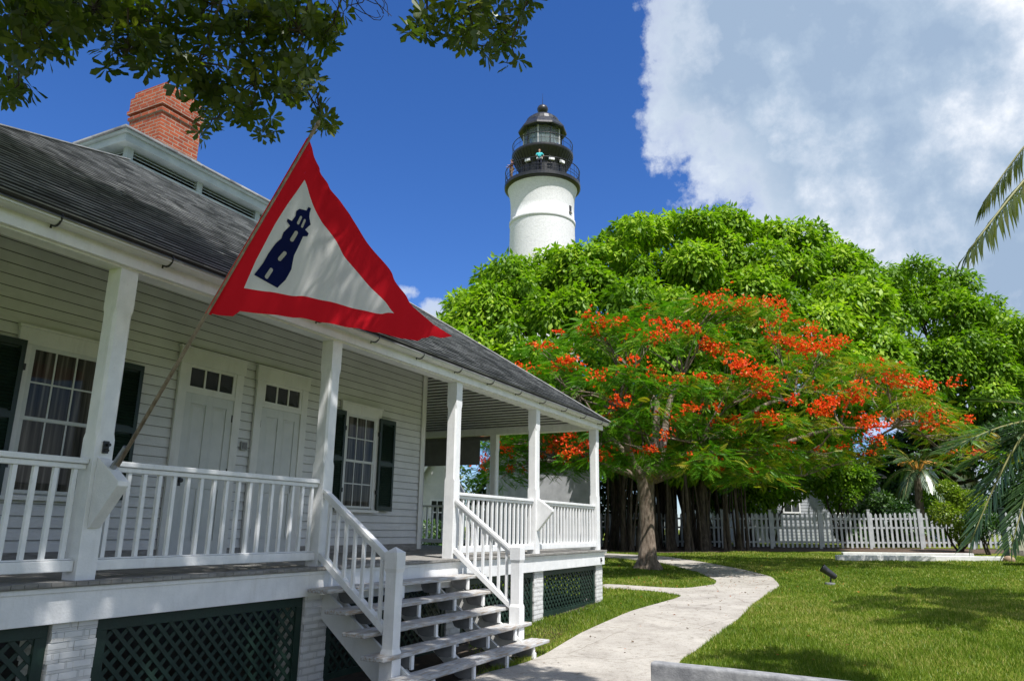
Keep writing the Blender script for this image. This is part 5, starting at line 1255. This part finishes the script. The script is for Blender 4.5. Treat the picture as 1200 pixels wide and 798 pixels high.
def palm(label,base,crown,fr_list,nl,ll,lw,matn,seed,trad=.16,droop=.8,arch=.12,name='palm_tree',group=None,fruit=False):
    t=thing(name,label,'palm tree',tuple(base),group); r_=random.Random(seed)
    w=MB(); n=14; pts=[];rs=[]
    for i in range(n*3+1):
        q=i/(n*3); pts.append(Vector(base).lerp(Vector(crown),q)+Vector((.12*math.sin(q*2.2),.1*math.sin(q*3),0 if i else -.1))); rs.append(trad*(1.35-.45*min(1,q*4))*(1+.06*(i%3==0)))
    w.tube(pts,rs,12); w.build('trunk',M['bark'],t,smooth=True)
    for k,(tip,ar) in enumerate(fr_list):
        w=MB(); V=[];RN=[]; frond(w,crown,tip,ar,nl,ll,lw,r_,V,RN,droop)
        fo=w.build('frond',M['shrub_stem'],t,smooth=True); quads_mesh('leaflets',np.array(V),4,M[matn],fo,np.array(RN))
    return t
M['shrub_stem']=mat('frond_stalk',(.16,.17,.05),.5,(.24,.22,.08),6)
# tall coconut palm standing just outside the frame on the right
cc_=at(1330,120,12.5); bb_=Vector((cc_.x+.3,cc_.y-.6,float(gz(cc_.x,cc_.y))))
cc0=Vector(cc_)
frl=[(at(1133,297,12.0),.10),(at(1152,238,12.8),.24)]
r_=random.Random(2)
for k in range(11):
    a=-YAW*0+R(-150)+k*R(24); 
    e=cc0+Vector((math.cos(a)*2.9,math.sin(a)*2.9,r_.uniform(-1.4,1.0))); q=pix(np.array([[e.x,e.y,e.z]]))
    if q[2][0]>0 and q[0][0]<1215: continue
    frl.append((e,.2))
palm('tall coconut palm whose drooping fronds hang in at the upper right against the cloud',bb_,cc0,frl,84,.85,.06,'palmyel',5,.15,.95)
# low feather palm at the right edge
cp=at(1262,500,12.5); bp_=Vector((cp.x,cp.y,float(gz(cp.x,cp.y))))
frl=[(at(1112,526,12.0),.10),(at(1138,634,12.2),.26),(at(1150,574,13.5),.12),(at(1150,470,13.6),.12),(at(1185,640,12.0),.2),(at(1235,420,12.5),.1),(at(1128,548,13),.12)]
for k in range(8):
    a=R(-110)+k*R(26); e=cp+Vector((math.cos(a)*1.9,math.sin(a)*1.9,r_.uniform(-.6,1.2))); q=pix(np.array([[e.x,e.y,e.z]]))
    if q[2][0]>0 and q[0][0]<1215: continue
    frl.append((e,.15))
palm('low feather palm with dark glossy fronds reaching in from the right edge over the lawn',bp_,cp,frl,70,.80,.034,'palm',6,.17,.18)
# date palm behind the fence
dc=at(1076,556,41.8); db=Vector((dc.x,dc.y,float(gz(dc.x,dc.y)))); frl=[]
for k in range(26):
    a=k*2.4; el_=r_.uniform(-.9,1.0); frl.append((dc+Vector((math.cos(a)*2.3*math.cos(el_*.7),math.sin(a)*2.3*math.cos(el_*.7),el_*1.9-.5)),.28))
dp=palm('date palm with orange stalks and arching grey-green fronds behind the picket fence',db,dc,frl,26,.55,.05,'palm',8,.22,.5)
w=MB()
for k in range(14):
    a=k*.9; w.tube([dc,dc+Vector((math.cos(a)*.45,math.sin(a)*.45,.75)),dc+Vector((math.cos(a)*1.0,math.sin(a)*1.0,.55))],[.05,.04,.06],5)
w.build('fruit_stalk',mat('orange_stalk',(.55,.22,.03),.6,(.6,.32,.05),9),dp)

# ------------------------------------------------------------------ garden spotlight, rock, post and van
sp_=gp(973,685); t=thing('garden_spotlight','black cylindrical garden floodlight tilted up on a short stake in the lawn','spotlight',tuple(sp_))
z=sp_.z; ax=(Vector(tuple(RHn))*-.72+Vector((0,0,.55))+Vector(tuple(FHn))*.15).normalized(); c_=sp_+Vector((0,0,.30))
w=MB(); w.tube([c_-ax*.20,c_-ax*.17,c_+ax*.12,c_+ax*.21],[.05,.075,.095,.11],16); w.build('lamp_housing',M['black'],t,smooth=False)
w=MB(); w.tube([c_+ax*.211,c_+ax*.215],[.098,.098],16); w.build('lens',M['glass'],t)
w=MB(); w.tube([sp_+Vector((0,0,-.05)),c_-ax*.05],[.022,.022],8); w.build('stake',M['black'],t)
w=MB(); w.lathe([(.0,.0),(.13,.0),(.13,.05),(.0,.06)],tuple(sp_),14); w.build('base_plate',M['concrete'],t)
rk=gp(1183,658); w=MB(); 
for k,(r_2,z2) in enumerate([(.16,-.02),(.2,.07),(.17,.16),(.07,.22),(.0,.23)]):
    pass
w.lathe([(.17,-.03),(.21,.06),(.18,.15),(.09,.21),(.0,.22)],tuple(rk),9); o=w.build('rock',mat('tan_rock',(.24,.16,.10),.9,(.36,.27,.19),6,.8,10),None,smooth=True,loc=tuple(rk)); setp(o,'small brown rock at the right end of the white kerb','rock')
gpz=gp(1181,655); w=MB(); w.box(gpz.x-.09,gpz.x+.09,gpz.y-.09,gpz.y+.09,gpz.z-.1,gpz.z+1.95); w.box(gpz.x-.12,gpz.x+.12,gpz.y-.12,gpz.y+.12,gpz.z+1.951,gpz.z+2.0); o=w.build('gate_post',M['lattice'],None,loc=tuple(gpz),bevel=.01); setp(o,'dark green wooden gate post beside the cream van','post')
# cream van, nose towards the left
va=gp(1190,664); dv=Vector((-.10,-.995,0)).normalized(); nv=Vector((-dv.y,dv.x,0)); 
if nv.dot(CAM-va)<0: nv=-nv
van=thing('parked_van','cream coloured van parked at the right edge beside the green post','van',(va.x,va.y,va.z))
z=va.z
def VP(u,v,t): return va+dv*u+Vector((0,0,v))-nv*t
prof=[(.0,.45),(.03,.85),(.25,1.05),(.55,1.15),(1.05,1.85),(1.3,1.95),(4.6,1.95),(4.75,1.8),(4.8,.45),(4.3,.35),(.3,.33)]
w=MB(); w.prism(prof,VP,0,1.8); w.build('body',mat('cream_car_paint',(.55,.52,.40),.25,(.58,.55,.43),3,spec=.6),van,bevel=.05)
w=MB(); w.prism([(.78,1.18),(1.2,1.78),(2.1,1.78),(2.1,1.18)],VP,-.012,-.004); w.prism([(2.2,1.18),(2.2,1.78),(3.4,1.78),(3.4,1.18)],VP,-.012,-.004); w.build('window',M['glass'],van)
for u in (.85,3.85):
    w=MB(); w.tube([VP(u,.33,-.02),VP(u,.33,.2)],[.33,.33],24); tw_=w.build('wheel',mat('tyre',(.02,.02,.02),.8),van)
    w=MB(); w.tube([VP(u,.33,-.03),VP(u,.33,-.021)],[.19,.19],20); w.build('rim',M['metal'],tw_)
w=MB(); w.prism([(.01,.72),(.02,.88),(.2,.98),(.24,.74)],VP,-.01,.3); w.build('headlight',M['glass'],van)
w=MB(); w.prism([(-.05,.38),(-.05,.55),(.3,.55),(.3,.38)],VP,-.02,1.82); w.build('bumper',M['cement'],van)

# ------------------------------------------------------------------ broad-leaved tree overhead
otb=Vector((-2.6,-9.6,float(gz(-2,-9)))); ot=thing('overhanging_tree','broad leaved tree whose dark leafy branches hang in across the top left of the view','tree',tuple(otb))
hub=Vector((-1.6,-8.4,4.2))
w=trunk_mesh(otb,[otb+Vector((0,0,-.1)),otb+Vector((0,0,.15)),otb+Vector((.05,.05,.6)),otb.lerp(hub,.5),hub],[.42,.38,.33,.29,.27],.3,16,8); w.build('trunk',M['bark'],ot,smooth=True)
zones=[(30,30,58,48),(22,104,20,15),(20,72,20,14),(8,95,10,20),(110,20,60,36),(150,66,35,24),(190,35,60,42),(232,82,34,30),(252,115,28,28),(247,150,20,18),(290,55,48,50),(298,108,38,36),(308,146,18,20),(350,50,40,46),(350,98,30,22),(392,30,14,26),(374,128,13,13),(378,146,10,9),(340,20,60,26),(60,10,70,22),(250,12,80,24),
       (540,22,55,26),(500,30,26,13),(588,26,36,28),(558,58,18,16),(597,58,22,18),(618,6,14,8),(575,40,30,20)]
r_=random.Random(31); ros=[]; tips=[]
for (cx,cy,rx,ry) in zones:
    n=max(4,int(rx*ry*3.1416/185))
    dz=(8.2 if cx<470 else 7.6)+r_.uniform(-.7,.7)
    for k in range(n):
        a=r_.uniform(0,6.28); q=math.sqrt(r_.random()); x=cx+rx*q*math.cos(a); y=cy+ry*q*math.sin(a)
        w_=ray(x,y); p=CAM+w_*((dz+r_.uniform(-.45,.45))/w_.length); ros.append(p)
    w_=ray(cx,cy-ry*.3); tips.append(CAM+w_*(dz/w_.length))
vis_n=len(ros)
# upper crown, above the frame
bulk=[]; 
while len(bulk)<6300:
    a=r_.uniform(0,6.28); q=math.sqrt(r_.random()); p=Vector((.9+5.5*q*math.cos(a),-4.3+5.0*q*math.sin(a),8.4+2.6*(1-q*q)+r_.uniform(-.9,.9)))
    if len(bulk)%20==0: p=Vector((7.4+1.3*q*math.cos(a),-8.7+1.0*q*math.sin(a),9.0+r_.uniform(-.8,.8)))
    x,y,d=pix(np.array([[p.x,p.y,p.z]])); 
    if d[0]>0 and -40<x[0]<1240 and y[0]>-22: continue
    # uneven holes for dappled light
    if math.sin(p.x*2.1+1.3*math.sin(p.y*1.7))*math.sin(p.y*2.3+p.x)>.58: continue
    bulk.append(p)
ros+=bulk
P=np.array([tuple(p) for p in ros]); nR=len(P); VV=[];RN_=[]
ax_=nrm(rng.normal(size=(nR,3))*.55+ZZ*.25); ax_[:vis_n]=nrm(rng.normal(size=(vis_n,3))*.7+ZZ*.1)
tmp=nrm(np.cross(ax_,rng.normal(size=(nR,3)))); tm2=np.cross(ax_,tmp); base_r=np.clip(.42+.2*rng.normal(size=nR),0,1)
for k in range(10):
    a=2*math.pi*k/10+rng.normal(0,.08,nR); rad_=np.cos(a)[:,None]*tmp+np.sin(a)[:,None]*tm2
    el2=rng.uniform(-.1,.45,nR)[:,None]; D=nrm(rad_+ax_*el2-ZZ*.12); Nn=nrm(ax_-rad_*el2+rng.normal(size=(nR,3))*.25)
    ln=rng.uniform(.105,.145,nR); ln[vis_n:]*=1.3
    VV.append(leaf_quads(P+D*.012+ax_*rng.uniform(-.03,.03,(nR,1)),D,Nn,ln,ln*.42,0,'ob')); RN_.append(np.clip(base_r+rng.normal(0,.12,nR),0,1))
quads_mesh('foliage',np.concatenate(VV,0),6,M['almond'],ot,np.concatenate(RN_))
w=MB(); nodes=[]
big=[Vector((1.2,-4.4,8.6)),Vector((3.2,-2.4,8.7)),Vector((-1.5,-2.5,8.8)),Vector((4.4,-4.6,8.9)),Vector((0.5,-7.0,9.3)),Vector((-3,-5.5,9.2))]
for k,b_ in enumerate(big): pts=limb(w,hub-Vector((0,0,.2)),b_,.17,.07,.06,.07,8,k+300,9); nodes+=pts[3:]
up2=[]
for k,tp in enumerate(tips):
    src=Vector((tp.x*.55+1.2*.45,tp.y*.55-3.4*.45,max(tp.z+1.4,7.6))); x,y,d=pix(np.array([[src.x,src.y,src.z]]))
    m0=min(nodes,key=lambda e:(e-tp).length); 
    cy_=zones[k][1]
    if cy_>95:
        m0=min([t_ for j_,t_ in enumerate(tips) if zones[j_][1]<cy_-20],key=lambda e:(e-tp).length); limb(w,m0,tp,.012,.005,.02,.16,7,k+400,5)
    else: limb(w,m0,tp,.035,.009,.12,.10,8,k+400,6)
w.build('limbs',M['darkbark'],ot,smooth=True)
w=MB()
for k,p in enumerate(ros[:vis_n]):
    tp=min(tips,key=lambda e:(e-p).length); 
    if k%2==0: limb(w,tp,p,.007,.0035,0,.12,4,k,4)
w.build('twigs',M['darkbark'],ot,smooth=True)
for k in range(11):
    a_=ray(r_.uniform(392,430),-12); b2=ray(r_.uniform(398,460),r_.uniform(6,32)); w=MB(); limb(w,CAM+a_*(7.6/a_.length),CAM+b2*(7.6/b2.length),.006,.003,0,.35,6,k+900,4); w.build('bare_twig',M['darkbark'],ot,smooth=True)

# ------------------------------------------------------------------ litter on the path and lawn
lr=np.random.default_rng(77); n=5200
x=lr.uniform(8,34,n); y=lr.uniform(-6,6,n); near=np.exp(-((x-23)**2/40+(y+.5)**2/14)); k=lr.random(n)<.10+.9*near; x,y=x[k],y[k]
k=~((x<16)&(y>-.3))&~((x<8.7)&(y<-3)); x,y=x[k],y[k]; n=len(x)
on=inpoly(x,y,poly); z=gz(x,y)+np.where(on,.022,.05); P=np.stack([x,y,z],-1); a=lr.uniform(0,6.28,n)
D=np.stack([np.cos(a),np.sin(a),lr.uniform(-.05,.3,n)],-1); sz=lr.uniform(.03,.075,n)
V=leaf_quads(P,D,nrm(ZZ+lr.normal(size=(n,3))*.3),sz,sz*.5,.2)
o=quads_mesh('fallen_leaves',V,4,leaf_mat('fallen_leaf',(.05,.03,.012),(.16,.085,.03),(.42,.10,.02),.1,.02),None,lr.random(n)); setp(o,'fallen brown leaves and red petals scattered on the path and grass under the flowering tree','leaf litter',kind='stuff')
